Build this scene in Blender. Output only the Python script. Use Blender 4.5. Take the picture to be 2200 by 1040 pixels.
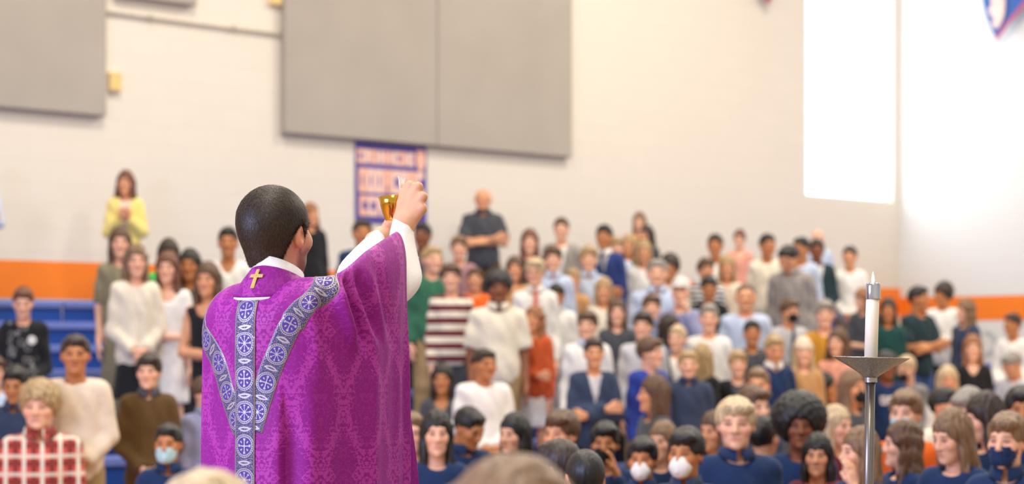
import bpy, bmesh, math, random
import numpy as np
from mathutils import Vector, Matrix

random.seed(7)
SC = bpy.context.scene
COL = SC.collection
for _o in list(bpy.data.objects):
    bpy.data.objects.remove(_o)

# ------------------------------------------------------------------ camera
FPX, CX, HOR, CAMZ = 4300.0, 1100.0, 750.0, 1.55     # photo taken as 2200 x 1040
cam_d = bpy.data.cameras.new('camera')
cam_d.sensor_width = 36.0
cam_d.lens = 36.0 * FPX / 2200.0
cam_d.shift_y = (HOR - 520.0) / 2200.0
cam_d.clip_end = 200
cam_d.dof.use_dof = True
cam_d.dof.focus_distance = 5.3
cam_d.dof.aperture_fstop = 2.7
cam = bpy.data.objects.new('camera', cam_d)
cam.location = (0, 0, CAMZ)
cam.rotation_euler = (math.pi / 2, 0, 0)
COL.objects.link(cam)
SC.camera = cam

# ------------------------------------------------------------------ world + lights
w = bpy.data.worlds.new('world'); SC.world = w
w.use_nodes = True
bg = w.node_tree.nodes['Background']
bg.inputs['Color'].default_value = (1.0, 0.965, 0.92, 1)
bg.inputs['Strength'].default_value = 0.55
SC.view_settings.view_transform = 'Standard'
SC.view_settings.look = 'None'
SC.view_settings.gamma = 1.0
SC.view_settings.use_curve_mapping = False
SC.view_settings.exposure = 0.30

WALL_ROT = math.atan2(0.660, 0.751)       # the bleacher wall runs right and away from the camera
WALL_O = Vector((0, 21.1, 0))
UX, NX = Vector((0.751, 0.660, 0)), Vector((0.660, -0.751, 0))
T_CORNER = 6.56
def W(t, s, z):                            # t along the wall, s out from it, z up
    return WALL_O + UX * t + NX * s + Vector((0, 0, z))
def px2w(px, py, Y):                       # pixel direction at a known distance
    return Vector(((px - CX) / FPX * Y, Y, CAMZ + (HOR - py) / FPX * Y))

def area(name, loc, target, sx, sy, power, col):
    d = bpy.data.lights.new(name, 'AREA'); d.shape = 'RECTANGLE'
    d.size, d.size_y, d.energy, d.color = sx, sy, power, col
    o = bpy.data.objects.new(name, d); COL.objects.link(o)
    o.location = loc
    o.rotation_euler = (Vector(target) - Vector(loc)).to_track_quat('-Z', 'Y').to_euler()
    return o
# rows of warm high-bay lamps under the gym roof
for t, s in ((-6, 4), (1, 4), (-10, 10), (-3, 10), (-14, 15.5), (3.5, 9.5)):
    area('high_bay_lamp', W(t, s, 8.6), W(t, s, 0), 1.6, 1.6, 250, (1.0, 0.90, 0.75))
# cool daylight from the windows on the gym's other side, left of the camera
area('clerestory_daylight', (-5.6, 2.4, 3.2), (-0.7, 5.4, 1.3), 3.0, 2.0, 430, (0.47, 0.56, 1.0))

# ------------------------------------------------------------------ materials
def lin(c):
    if isinstance(c, str):
        c = c.lstrip('#'); c = tuple(int(c[i:i + 2], 16) / 255 for i in (0, 2, 4))
    return tuple((x / 12.92 if x <= 0.04045 else ((x + 0.055) / 1.055) ** 2.4) for x in c[:3])
class NT:
    """tiny node helper"""
    def __init__(self, name):
        self.m = bpy.data.materials.new(name); self.m.use_nodes = True
        self.t = self.m.node_tree; self.n = self.t.nodes
        self.b = self.n['Principled BSDF']
    def node(self, typ, **kw):
        nd = self.n.new(typ)
        for k, v in kw.items(): setattr(nd, k, v)
        return nd
    def link(self, a, b): self.t.links.new(a, b)
    def val(self, sock, v):
        if hasattr(v, 'is_linked') or isinstance(v, bpy.types.NodeSocket): self.link(v, sock)
        else: sock.default_value = v
    def math(self, op, a, b=None, c=None, clamp=False):
        nd = self.node('ShaderNodeMath', operation=op, use_clamp=clamp)
        for i, v in enumerate((a, b, c)):
            if v is not None: self.val(nd.inputs[i], v)
        return nd.outputs[0]
    def mix(self, fac, a, b):
        nd = self.node('ShaderNodeMix', data_type='RGBA')
        self.val(nd.inputs[0], fac)
        for s, v in ((nd.inputs[6], a), (nd.inputs[7], b)):
            if isinstance(v, tuple): v = v + (1,) if len(v) == 3 else v
            self.val(s, v)
        return nd.outputs[2]
    def coord(self, which='Object'): return self.node('ShaderNodeTexCoord').outputs[which]
    def noise(self, vec, scale, detail=3, rough=.55):
        nd = self.node('ShaderNodeTexNoise'); self.link(vec, nd.inputs['Vector'])
        nd.inputs['Scale'].default_value = scale; nd.inputs['Detail'].default_value = detail
        nd.inputs['Roughness'].default_value = rough
        return nd.outputs['Fac']
    def bump(self, h, strength=.3, dist=.01):
        nd = self.node('ShaderNodeBump'); self.link(h, nd.inputs['Height'])
        nd.inputs['Strength'].default_value = strength; nd.inputs['Distance'].default_value = dist
        self.link(nd.outputs[0], self.b.inputs['Normal'])
    def ramp(self, fac, lo, hi):
        nd = self.node('ShaderNodeMapRange'); self.val(nd.inputs[0], fac)
        nd.inputs[1].default_value, nd.inputs[2].default_value = lo, hi
        return nd.outputs[0]
_M = {}
def simple(name, col, rough=.6, metal=0.0, noise_scale=8, var=.08, bump=.15, bdist=.004, spec=None):
    key = ('s', name, str(col))
    if key in _M: return _M[key]
    n = NT(name); c = lin(col)
    v = n.noise(n.coord(), noise_scale)
    n.link(n.mix(n.ramp(v, .3, .7), tuple(x * (1 - var) for x in c), tuple(min(1, x * (1 + var)) for x in c)), n.b.inputs['Base Color'])
    n.b.inputs['Roughness'].default_value = rough; n.b.inputs['Metallic'].default_value = metal
    if spec is not None: n.b.inputs['Specular IOR Level'].default_value = spec
    if bump: n.bump(n.noise(n.coord(), noise_scale * 5, 4), bump, bdist)
    _M[key] = n.m
    return n.m
def block_wall(name, col):
    n = NT(name); c = lin(col)
    br = n.node('ShaderNodeTexBrick'); n.link(n.coord(), br.inputs['Vector'])
    mp = n.node('ShaderNodeMapping'); n.link(n.coord(), mp.inputs[0]); mp.inputs['Rotation'].default_value = (math.pi / 2, 0, 0)
    n.link(mp.outputs[0], br.inputs['Vector'])
    br.inputs['Scale'].default_value = 1.0
    br.inputs['Brick Width'].default_value = .4; br.inputs['Row Height'].default_value = .2
    br.inputs['Mortar Size'].default_value = .006; br.inputs['Mortar Smooth'].default_value = .6
    br.inputs['Color1'].default_value = tuple(c) + (1,); br.inputs['Color2'].default_value = tuple(x * .985 for x in c) + (1,)
    br.inputs['Mortar'].default_value = tuple(x * .95 for x in c) + (1,)
    n.link(br.outputs[0], n.b.inputs['Base Color']); n.b.inputs['Roughness'].default_value = .55
    n.bump(n.math('SUBTRACT', 1.0, br.outputs['Fac']), .25, .004)
    return n.m

# ------------------------------------------------------------------ object helpers
def meshobj(name, verts, faces, mat=None, parent=None, smooth=False, uvs=None):
    me = bpy.data.meshes.new(name); me.from_pydata([tuple(v) for v in verts], [], [tuple(f) for f in faces]); me.update()
    if smooth: me.polygons.foreach_set('use_smooth', [True] * len(me.polygons))
    if mat: me.materials.append(mat)
    o = bpy.data.objects.new(name, me); COL.objects.link(o); o.parent = parent
    return o
def bmobj(name, bm, mat=None, parent=None, smooth=False):
    me = bpy.data.meshes.new(name); bm.normal_update(); bm.to_mesh(me); bm.free()
    if smooth: me.polygons.foreach_set('use_smooth', [True] * len(me.polygons))
    if mat: me.materials.append(mat)
    o = bpy.data.objects.new(name, me); COL.objects.link(o); o.parent = parent
    return o
def add_box(bm, x0, x1, y0, y1, z0, z1):
    vs = [bm.verts.new((x, y, z)) for z in (z0, z1) for x, y in ((x0, y0), (x1, y0), (x1, y1), (x0, y1))]
    for f in ((3, 2, 1, 0), (4, 5, 6, 7), (0, 1, 5, 4), (1, 2, 6, 5), (2, 3, 7, 6), (3, 0, 4, 7)):
        bm.faces.new([vs[i] for i in f])
def bevel(bm, w, seg=1):
    bmesh.ops.bevel(bm, geom=list(bm.edges), offset=w, segments=seg, profile=.5, affect='EDGES')
def lathe(bm, prof, n=32, c=(0, 0, 0), cap=True):
    """prof: list of (r, z) from bottom to top, around z"""
    rings = []
    for r, z in prof:
        if r < 1e-6: rings.append([bm.verts.new((c[0], c[1], c[2] + z))])
        else: rings.append([bm.verts.new((c[0] + r * math.cos(2 * math.pi * i / n), c[1] + r * math.sin(2 * math.pi * i / n), c[2] + z)) for i in range(n)])
    for a, b in zip(rings, rings[1:]):
        for i in range(n):
            j = (i + 1) % n
            q = ([a[0]] if len(a) == 1 else [a[i], a[j]]) + ([b[0]] if len(b) == 1 else [b[j], b[i]])
            if len(q) > 2: bm.faces.new(q)
def tube(bm, pts, r, n=8):
    pts = [Vector(p) for p in pts]; rings = []
    for i, p in enumerate(pts):
        d = (pts[min(i + 1, len(pts) - 1)] - pts[max(i - 1, 0)]).normalized()
        a = d.orthogonal().normalized() if i == 0 else (a - d * a.dot(d)).normalized()
        b = d.cross(a)
        rr = r[i] if isinstance(r, (list, tuple)) else r
        rings.append([bm.verts.new(p + (a * math.cos(2 * math.pi * k / n) + b * math.sin(2 * math.pi * k / n)) * rr) for k in range(n)])
    for A, B in zip(rings, rings[1:]):
        for k in range(n): bm.faces.new((A[k], A[(k + 1) % n], B[(k + 1) % n], B[k]))
    bm.faces.new(rings[0][::-1]); bm.faces.new(rings[-1])
def empty(name, loc=(0, 0, 0), rz=0):
    o = bpy.data.objects.new(name, None); o.empty_display_size = .1
    o.location = loc; o.rotation_euler = (0, 0, rz); COL.objects.link(o)
    return o
def tag(o, label, cat, group=None):
    o['label'] = label; o['category'] = cat
    if group: o['group'] = group
    return o
def struct(o, label=None):
    o['kind'] = 'structure'
    if label: o['label'] = label
    return o
def onwall(o):                              # mesh local axes: x = t, y = -s, z up
    o.location = WALL_O; o.rotation_euler = (0, 0, WALL_ROT)
    return o
def wbox(name, t0, t1, s0, s1, z0, z1, mat, parent=None, bev=0):
    bm = bmesh.new(); add_box(bm, t0, t1, -s1, -s0, z0, z1)
    if bev: bevel(bm, bev)
    o = bmobj(name, bm, mat, parent)
    return o if parent else onwall(o)

# ------------------------------------------------------------------ the room
M_WALL = block_wall('painted_block_wall', '#e5dccf')
M_WALLR = block_wall('painted_block_end_wall', '#e6e6e4')
M_ORANGE = simple('orange_wall_paint', '#fb8420', .5, noise_scale=3, var=.03)
M_WHITE = simple('white_paint', '#f1efec', .5, noise_scale=3, var=.02)
def wood_floor():
    n = NT('maple_floor'); br = n.node('ShaderNodeTexBrick'); n.link(n.coord(), br.inputs[0])
    br.inputs['Scale'].default_value = 1; br.inputs['Brick Width'].default_value = 1.1; br.inputs['Row Height'].default_value = .06
    br.inputs['Mortar Size'].default_value = .001
    br.inputs['Color1'].default_value = lin('#c89a62') + (1,); br.inputs['Color2'].default_value = lin('#b98850') + (1,)
    br.inputs['Mortar'].default_value = lin('#7d5a35') + (1,)
    n.link(br.outputs[0], n.b.inputs['Base Color']); n.b.inputs['Roughness'].default_value = .3
    return n.m
struct(wbox('floor', -22, T_CORNER + .2, -.2, 24, -.12, 0, wood_floor()))
# bleacher wall with the window opening left in it
WT0, WT1, WZ0, WZ1 = 4.75, 6.42, 3.41, 7.0
bm = bmesh.new()
add_box(bm, -20, WT0, 0, .25, 0, 8.4); add_box(bm, WT1, T_CORNER + .25, 0, .25, 0, 8.4)
add_box(bm, WT0, WT1, 0, .25, 0, WZ0); add_box(bm, WT0, WT1, 0, .25, WZ1, 8.4)
struct(onwall(bmobj('wall_left', bm, M_WALL)))
struct(wbox('wall_right', T_CORNER, T_CORNER + .25, 0, 9, 0, 8.4, M_WALLR))
struct(wbox('trim_1', -20, T_CORNER, 0, .004, 1.99, 2.32, M_ORANGE), 'orange painted band along the bleacher wall')
struct(wbox('trim_2', T_CORNER - .004, T_CORNER, .004, 9, 1.90, 2.20, M_ORANGE), 'orange painted band on the end wall')
# tall window: frame bars and panes
win = struct(empty('window_1', W(0, 0, 0), WALL_ROT), 'tall bright window beside the corner')
M_BAR = simple('white_window_bar', '#f4f6f8', .4, var=.02)
def glass_mat():
    # obscured daylight glazing: the panes glow with the bright day behind them
    n = NT('window_glass'); n.n.remove(n.b)
    tr = n.node('ShaderNodeEmission'); gl = n.node('ShaderNodeBsdfGlossy'); mx = n.node('ShaderNodeMixShader')
    tr.inputs[0].default_value = (.86, .94, 1, 1); tr.inputs[1].default_value = 5.0; gl.inputs['Roughness'].default_value = .1
    mx.inputs[0].default_value = .06
    n.link(tr.outputs[0], mx.inputs[1]); n.link(gl.outputs[0], mx.inputs[2]); n.link(mx.outputs[0], n.n['Material Output'].inputs[0])
    return n.m
M_GLASS = glass_mat()
tb = (WT0, 5.95, WT1); zb = (WZ0, 4.20, 5.40, 6.60, WZ1)
for x0, x1, z0, z1 in ((WT0, WT0 + .03, WZ0, WZ1), (WT1 - .03, WT1, WZ0, WZ1), (WT0, WT1, WZ0, WZ0 + .03), (WT0, WT1, WZ1 - .03, WZ1)):
    wbox('window_frame', x0, x1, -.16, -.10, z0, z1, M_BAR, win)
wbox('mullion', 5.943, 5.957, -.15, -.11, WZ0, WZ1, M_BAR, win)
for z in zb[1:-1]: wbox('glazing_bar', WT0, WT1, -.145, -.115, z - .007, z + .007, M_BAR, win)
for z in (4.20, 5.40): wbox('window_latch', 5.91, 5.99, -.11, -.07, z - .03, z + .03, simple('latch_metal', '#aab4bd', .3, .8), win)
for a, b in zip(tb, tb[1:]):
    for c, d in zip(zb, zb[1:]):
        wbox('pane', a + .01, b - .01, -.133, -.127, c + .01, d - .01, M_GLASS, win)

# grey acoustic panels
def panel_mat():
    n = NT('grey_acoustic_fabric'); c = lin('#b0a89e')
    v = n.noise(n.coord(), 900, 2); u = n.noise(n.coord(), 1.5, 2)
    n.link(n.mix(n.ramp(u, .3, .7), tuple(x * .96 for x in c), tuple(x * 1.04 for x in c)), n.b.inputs['Base Color'])
    n.b.inputs['Roughness'].default_value = .95; n.b.inputs['Specular IOR Level'].default_value = .1; n.bump(v, .3, .002)
    return n.m
M_PANEL = panel_mat()
def apanel(t0, t1, z0, z1, label):
    o = wbox('acoustic_panel', t0, t1, .012, .095, z0, z1, M_PANEL, bev=.012)
    return tag(o, label, 'wall panel', 'acoustic panels')
apanel(-2.96, -1.088, 3.61, 6.1, 'big grey acoustic panel directly above the purple banner, left half')
apanel(-1.082, .785, 3.61, 6.1, 'big grey acoustic panel right of the purple banner, right half')
apanel(-8.6, -4.88, 3.62, 6.1, 'large grey acoustic panel cut off by the upper left corner')
apanel(-4.78, -3.94, 4.71, 6.4, 'grey acoustic panel barely showing at the top edge above the conduit')
# conduit
bm = bmesh.new(); tube(bm, [(-4.88, -.03, 4.565), (-2.97, -.03, 4.555)], .014, 10)
cd = onwall(bmobj('conduit', bm, simple('painted_conduit', '#cfc4b2', .45), smooth=True))
tag(cd, 'thin painted conduit running along the wall between grey panels', 'pipe')
for t in (-4.4, -3.5):
    wbox('clip', t - .012, t + .012, .002, .05, 4.54, 4.582, simple('conduit_clip', '#b9b0a2', .4, .5), cd)
M_YEL = simple('yellow_box_paint', '#efd69f', .5)
for t, z0, z1, l in ((-4.765, 3.86, 4.03, 'small yellow box on the wall beside the left grey panel'), (-3.03, 4.83, 4.98, 'small yellow box at the top edge beside the big grey panel')):
    o = wbox('wall_box', t - .06, t + .06, .002, .06, z0, z1, M_YEL, bev=.006)
    wbox('cover', t - .045, t + .045, .06, .064, z0 + .015, z1 - .015, simple('yellow_cover', '#e6c67e', .5), o)
    tag(o, l, 'box')

# ------------------------------------------------------------------ bleachers
ROWS, RISE, RUN, SEAT0 = 9, .19, .60, 1.963
def seat_z(j): return SEAT0 - RISE * j
def deck_z(j): return max(0.0, seat_z(j) - .42)
bl = empty('bleachers', W(0, 0, 0), WALL_ROT)
tag(bl, 'blue stepped gym bleachers along the cream wall under the crowd', 'bleachers')
M_BSEAT = simple('blue_seat_plastic', '#6f80c8', .35, noise_scale=5, var=.05)
M_BRISE = simple('dark_blue_riser', '#0f46a0', .45, noise_scale=5, var=.06)
M_DECK = simple('tan_deck_board', '#b39a80', .5, noise_scale=6, var=.1)
_bx = {}
def sharedbox(name, dims, mat, parent, loc):
    k = (name, dims)
    if k not in _bx:
        bm = bmesh.new(); add_box(bm, 0, dims[0], 0, dims[1], 0, dims[2])
        bevel(bm, .006); me = bpy.data.meshes.new(name); bm.to_mesh(me); bm.free(); me.materials.append(mat); _bx[k] = me
    o = bpy.data.objects.new(name, _bx[k]); COL.objects.link(o); o.parent = parent; o.location = loc
    return o
SECT = 1.83
for j in range(ROWS):
    z = seat_z(j); s = .15 + RUN * j
    k = 0; t = -9.15
    while t < T_CORNER - SECT * .6:
        L = SECT - .012
        sharedbox('seat', (L, .30, .058), M_BSEAT, bl, (t, -(s + .30), z - .058))
        sharedbox('riser', (L, .02, .355), M_BRISE, bl, (t, -(s + .27), z - .418))
        if deck_z(j) > 0:
            sharedbox('deck', (L, .60, .03), M_DECK, bl, (t, -(s + .78), deck_z(j) - .03))
        t += SECT; k += 1

# ------------------------------------------------------------------ smooth solids (signed distance fields meshed with surface nets)
f32 = np.float32
def axes(lo, hi, h):
    return [np.arange(lo[i], hi[i] + h, h, dtype=f32) for i in range(3)]
class G:
    """open grid of sample points"""
    def __init__(self, lo, hi, h):
        self.ax = axes(lo, hi, h); a = self.ax
        self.X, self.Y, self.Z = a[0][:, None, None], a[1][None, :, None], a[2][None, None, :]
        self.shape = (len(a[0]), len(a[1]), len(a[2]))
def cap(g, a, b, ra, rb=None):
    if rb is None: rb = ra
    a = np.array(a, f32); b = np.array(b, f32); d = b - a; L = float((d * d).sum()) + 1e-9
    x, y, z = g.X - a[0], g.Y - a[1], g.Z - a[2]
    t = np.clip((x * d[0] + y * d[1] + z * d[2]) / L, 0, 1)
    return np.sqrt((x - t * d[0]) ** 2 + (y - t * d[1]) ** 2 + (z - t * d[2]) ** 2) - (ra + (rb - ra) * t)
def ell(g, c, r, R=None):
    x, y, z = g.X - c[0], g.Y - c[1], g.Z - c[2]
    if R is not None:      # columns of R are the ellipsoid's axes
        x, y, z = (x * R[0][k] + y * R[1][k] + z * R[2][k] for k in range(3))
    k0 = np.sqrt((x / r[0]) ** 2 + (y / r[1]) ** 2 + (z / r[2]) ** 2)
    k1 = np.sqrt((x / r[0] ** 2) ** 2 + (y / r[1] ** 2) ** 2 + (z / r[2] ** 2) ** 2) + 1e-6
    return k0 * (k0 - 1) / k1
def smin(a, b, k=.03):
    h = np.clip(.5 + .5 * (b - a) / k, 0, 1)
    return b + (a - b) * h - k * h * (1 - h)
def smax(a, b, k=.01): return -smin(-a, -b, k)
def union(ds, k=.03):
    d = ds[0]
    for e in ds[1:]: d = smin(d, e, k)
    return d
def nets(f, ax):
    """surface nets: returns verts (n,3), quads (m,4)"""
    f = np.ascontiguousarray(np.broadcast_to(f, tuple(len(a) for a in ax))).astype(f32)
    f[0], f[-1] = np.maximum(f[0], 1e-3), np.maximum(f[-1], 1e-3)
    f[:, 0], f[:, -1] = np.maximum(f[:, 0], 1e-3), np.maximum(f[:, -1], 1e-3)
    f[:, :, 0], f[:, :, -1] = np.maximum(f[:, :, 0], 1e-3), np.maximum(f[:, :, -1], 1e-3)
    s = f < 0
    nx, ny, nz = f.shape
    cnt = np.zeros((nx - 1, ny - 1, nz - 1), np.int8)
    off = [(i, j, k) for i in (0, 1) for j in (0, 1) for k in (0, 1)]
    for i, j, k in off: cnt += s[i:nx - 1 + i, j:ny - 1 + j, k:nz - 1 + k]
    act = np.argwhere((cnt > 0) & (cnt < 8))
    idx = np.full(cnt.shape, -1, np.int32); idx[tuple(act.T)] = np.arange(len(act))
    cv = {o: f[act[:, 0] + o[0], act[:, 1] + o[1], act[:, 2] + o[2]] for o in off}
    cp = {o: np.stack([ax[d][act[:, d] + o[d]] for d in range(3)], 1) for o in off}
    acc = np.zeros((len(act), 3), f32); num = np.zeros(len(act), f32)
    for o in off:
        for d in range(3):
            if o[d] == 0:
                q = list(o); q[d] = 1; q = tuple(q)
                a, b = cv[o], cv[q]; m = (a < 0) != (b < 0)
                t = np.where(m, a / np.where(m, a - b, 1), 0)[:, None]
                acc += np.where(m[:, None], cp[o] + (cp[q] - cp[o]) * t, 0); num += m
    V = acc / np.maximum(num, 1)[:, None]
    quads = []
    for d in range(3):
        e = [slice(None)] * 3; e2 = [slice(None)] * 3
        e[d] = slice(0, -1); e2[d] = slice(1, None)
        a, b = s[tuple(e)], s[tuple(e2)]
        c = np.argwhere(a != b)
        u, v = (d + 1) % 3, (d + 2) % 3
        c = c[(c[:, u] > 0) & (c[:, v] > 0) & (c[:, u] < f.shape[u] - 1) & (c[:, v] < f.shape[v] - 1)]
        flip = a[tuple(c.T)]
        def cell(du, dv):
            k = c.copy(); k[:, u] += du; k[:, v] += dv
            return idx[tuple(k.T)]
        q = np.stack([cell(-1, -1), cell(0, -1), cell(0, 0), cell(-1, 0)], 1)
        q[~flip] = q[~flip][:, ::-1]
        quads.append(q)
    Q = np.concatenate(quads); Q = Q[(Q >= 0).all(1)]
    return V.astype(f32), Q.astype(np.int32)
def relax(V, Q, n=1, lam=.5):
    for _ in range(n):
        S = np.zeros_like(V); C = np.zeros(len(V), f32)
        for a, b in ((0, 1), (1, 2), (2, 3), (3, 0)):
            np.add.at(S, Q[:, a], V[Q[:, b]]); np.add.at(S, Q[:, b], V[Q[:, a]])
            np.add.at(C, Q[:, a], 1); np.add.at(C, Q[:, b], 1)
        V = V + lam * (S / np.maximum(C, 1)[:, None] - V)
    return V
def np_mesh(name, V, Q, tint=None):
    me = bpy.data.meshes.new(name)
    me.vertices.add(len(V)); me.vertices.foreach_set('co', np.ascontiguousarray(V, f32).ravel())
    n = len(Q); k = Q.shape[1]
    me.loops.add(n * k); me.loops.foreach_set('vertex_index', Q.ravel())
    me.polygons.add(n); me.polygons.foreach_set('loop_start', np.arange(0, n * k, k, dtype=np.int32))
    me.polygons.foreach_set('use_smooth', np.ones(n, bool))
    me.update(calc_edges=True)
    if tint is not None:
        a = me.color_attributes.new('tint', 'FLOAT_COLOR', 'POINT')
        a.data.foreach_set('color', np.concatenate([tint, np.ones((len(tint), 1))], 1).astype(f32).ravel())
    return me

# ------------------------------------------------------------------ human templates: 1.70 m tall, feet at z = 0, facing -Y
HEADPIV = np.array((0, .012, 1.485), f32)
def head_sdf(g, fine=False):
    cr = ell(g, (0, .013, 1.612), (.0735, .094, .088))
    d = smin(cr, ell(g, (0, -.028, 1.57), (.061, .064, .094)), .03)
    d = smin(d, ell(g, (0, -.045, 1.512), (.045, .044, .034)), .025)
    d = smin(d, ell(g, (0, -.082, 1.492), (.021, .017, .016)), .02)
    for s in (-1, 1):
        d = smin(d, ell(g, (s * .044, -.062, 1.566), (.02, .02, .02)), .025)
    d = smin(d, cap(g, (-.036, -.079, 1.613), (.036, -.079, 1.613), .011), .016)
    for s in (-1, 1):
        d = smax(d, -ell(g, (s * .031, -.103, 1.592), (.021, .018, .012)), .012)
        d = np.minimum(d, ell(g, (s * .031, -.0735, 1.592), (.0145, .0145, .0125)))
    d = smin(d, cap(g, (0, -.088, 1.603), (0, -.110, 1.562), .008, .0125), .012)
    for s in (-1, 1): d = smin(d, ell(g, (s * .013, -.098, 1.556), (.009, .011, .008)), .008)
    d = smin(d, cap(g, (-.018, -.087, 1.532), (.018, -.087, 1.532), .0065), .008)
    d = smin(d, cap(g, (-.014, -.086, 1.521), (.014, -.086, 1.521), .007), .008)
    for s in (-1, 1):
        e = ell(g, (s * .077, .010, 1.583), (.010, .020, .031), None)
        e = smax(e, -ell(g, (s * .088, .004, 1.586), (.010, .012, .019)), .006)
        d = smin(d, e, .008)
    d = smin(d, cap(g, (0, .028, 1.36), (0, .018, 1.55), .058, .052), .03)
    return d
def face_tint(V):
    T = np.ones((len(V), 3), f32)
    x, y, z = np.abs(V[:, 0]), V[:, 1], V[:, 2]
    front = y < -.05
    def blob(cx, cz, rx, rz): return np.clip(1.5 - np.sqrt(((x - cx) / rx) ** 2 + ((z - cz) / rz) ** 2), 0, 1) * front
    def apply(m, c): T[:] = T * (1 - m[:, None]) + T * np.array(c, f32) * m[:, None]
    apply(blob(.044, 1.562, .025, .02) * .7, (1.04, .84, .80))
    apply(blob(0, 1.5265, .023, .010), (.86, .58, .56))
    apply(blob(.031, 1.592, .015, .007), (.22, .17, .15))
    apply(blob(.033, 1.614, .020, .005), (.42, .34, .30))
    ear = (x > .078) & (z < 1.62) & (z > 1.54)
    T[ear] *= np.array((1.02, .86, .84), f32)
    return T
gH = G((-.105, -.14, 1.37), (.105, .125, 1.72), .0068)
HV, HQ = nets(head_sdf(gH), gH.ax); HT = face_tint(HV)
def turn(V, yaw, pitch):
    """turn the head about the neck, fading out below the jaw"""
    V = V.copy(); wgt = np.clip((V[:, 2] - 1.41) / .09, 0, 1)[:, None]
    R = np.array((Matrix.Rotation(yaw, 3, 'Z') @ Matrix.Rotation(pitch, 3, 'X')), f32)
    return V * (1 - wgt) + ((V - HEADPIV) @ R.T + HEADPIV) * wgt
# a hand: wrist at the origin, fingers along -Z, palm towards +Y, thumb to +X
def hand_sdf(g, curl):
    d = union([cap(g, (-.018, 0, -.012), (-.024, 0, -.075), .0145), cap(g, (.0, 0, -.005), (0, 0, -.08), .0155), cap(g, (.018, 0, -.012), (.024, 0, -.075), .0145), cap(g, (0, 0, .05), (0, 0, -.01), .026, .024)], .012)
    for x, L in ((-.031, .056), (-.0105, .070), (.0105, .074), (.031, .066)):
        p = np.array((x, 0, -.082)); ang = 0
        for q in (.46, .3, .24):
            n = p + np.array((x * .06, math.sin(ang) * L * q, -math.cos(ang) * L * q))
            d = smin(d, cap(g, p, n, .0092, .0082), .004); p = n; ang += curl
    d = smin(d, union([cap(g, (.024, .004, -.03), (.048, .012, -.058), .0125, .011), cap(g, (.048, .012, -.058), (.052, .026, -.092), .0105, .009)], .006), .008)
    return d
HAND = {}
for nm, c in (('relaxed', .35), ('grip', 1.05)):
    g = G((-.055, -.035, -.17), (.075, .085, .05), .0058)
    v, q = nets(hand_sdf(g, c), g.ax); HAND[nm] = (v, q)

def V3(*a): return np.array(a, float)
def pose(name):
    """joints by name; right side x > 0 is mirrored"""
    J = {}
    seated = name.startswith('sit')
    dz = -.405 if seated else 0
    up = lambda p: V3(p[0], p[1], p[2] + dz)
    for s in (-1, 1):
        J['sh', s] = up((s * .143, .012, 1.378))
        if seated:
            J['hip', s] = V3(s * .09, .02, .52); J['kn', s] = V3(s * .11, -.40, .50); J['an', s] = V3(s * .10, -.36, .075)
        else:
            J['hip', s] = V3(s * .076, .01, .90); J['kn', s] = V3(s * .082, -.015, .485); J['an', s] = V3(s * .085, .015, .075)
        J['toe', s] = J['an', s] + V3(s * .02, -.14, -.045)
    tgt = {
        'down':  [((s * .182, .03, 1.09), (s * .185, -.05, .85)) for s in (-1, 1)],
        'clasp': [((s * .188, .0, 1.10), (s * .045, -.165, .955)) for s in (-1, 1)],
        'pray':  [((s * .190, -.05, 1.12), (s * .03, -.19, 1.245)) for s in (-1, 1)],
        'cross': [((-.192, -.065, 1.13), (.085, -.165, 1.165)), ((.192, -.065, 1.12), (-.085, -.185, 1.115))],
        'fold':  [((-.188, -.06, 1.10), (.09, -.165, 1.08)), ((.182, .0, 1.08), (.188, -.06, .86))],
        'face':  [((-.188, -.03, 1.09), (-.05, -.165, .95)), ((.18, -.13, 1.15), (.075, -.15, 1.43))],
        'sit':   [((s * .183, -.02, 1.09), (s * .09, -.22, .985)) for s in (-1, 1)],
        'sitface': [((-.183, -.02, 1.09), (-.09, -.22, .985)), ((.175, -.16, 1.14), (.085, -.15, 1.42))],
    }[name]
    for s, (e, w) in zip((-1, 1), tgt): J['el', s] = up(e); J['wr', s] = up(w)
    J['dz'] = dz; J['seated'] = seated; J['name'] = name
    return J
def torso(g, J, inf=0.0, hips=True):
    z = J['dz']
    ds = [ell(g, (0, .006, 1.265 + z), (.134 + inf, .102 + inf, .185 + inf)), ell(g, (0, .0, 1.08 + z), (.118 + inf, .094 + inf, .17 + inf)),
          cap(g, (-.118, .014, 1.380 + z), (.118, .014, 1.380 + z), .050 + inf), cap(g, (0, .03, 1.36 + z), (0, .022, 1.45 + z), .075 + inf * .4, .055)]
    if hips: ds.append(ell(g, (0, .012, .93 + z), (.136 + inf, .108 + inf, .125 + inf)))
    return union(ds, .06)
def arm(g, J, s, inf=0.0, upto=1.0, cuff=0.0):
    sh, el, wr = J['sh', s], J['el', s], J['wr', s]
    a = cap(g, sh, el, .044 + inf, .037 + inf)
    if upto <= 0.5:
        e2 = sh + (el - sh) * (upto * 2); a = cap(g, sh, e2, .044 + inf, .042 + inf + cuff)
        ax = (el - sh) / np.linalg.norm(el - sh)
        return smax(a, (g.X - e2[0]) * ax[0] + (g.Y - e2[1]) * ax[1] + (g.Z - e2[2]) * ax[2], .006)
    fw = cap(g, el, wr, .036 + inf, .027 + inf + cuff)
    ax = (wr - el) / np.linalg.norm(wr - el); w2 = el + (wr - el) * .97
    fw = smax(fw, (g.X - w2[0]) * ax[0] + (g.Y - w2[1]) * ax[1] + (g.Z - w2[2]) * ax[2], .004) if inf else fw
    return smin(a, fw, .02)
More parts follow.
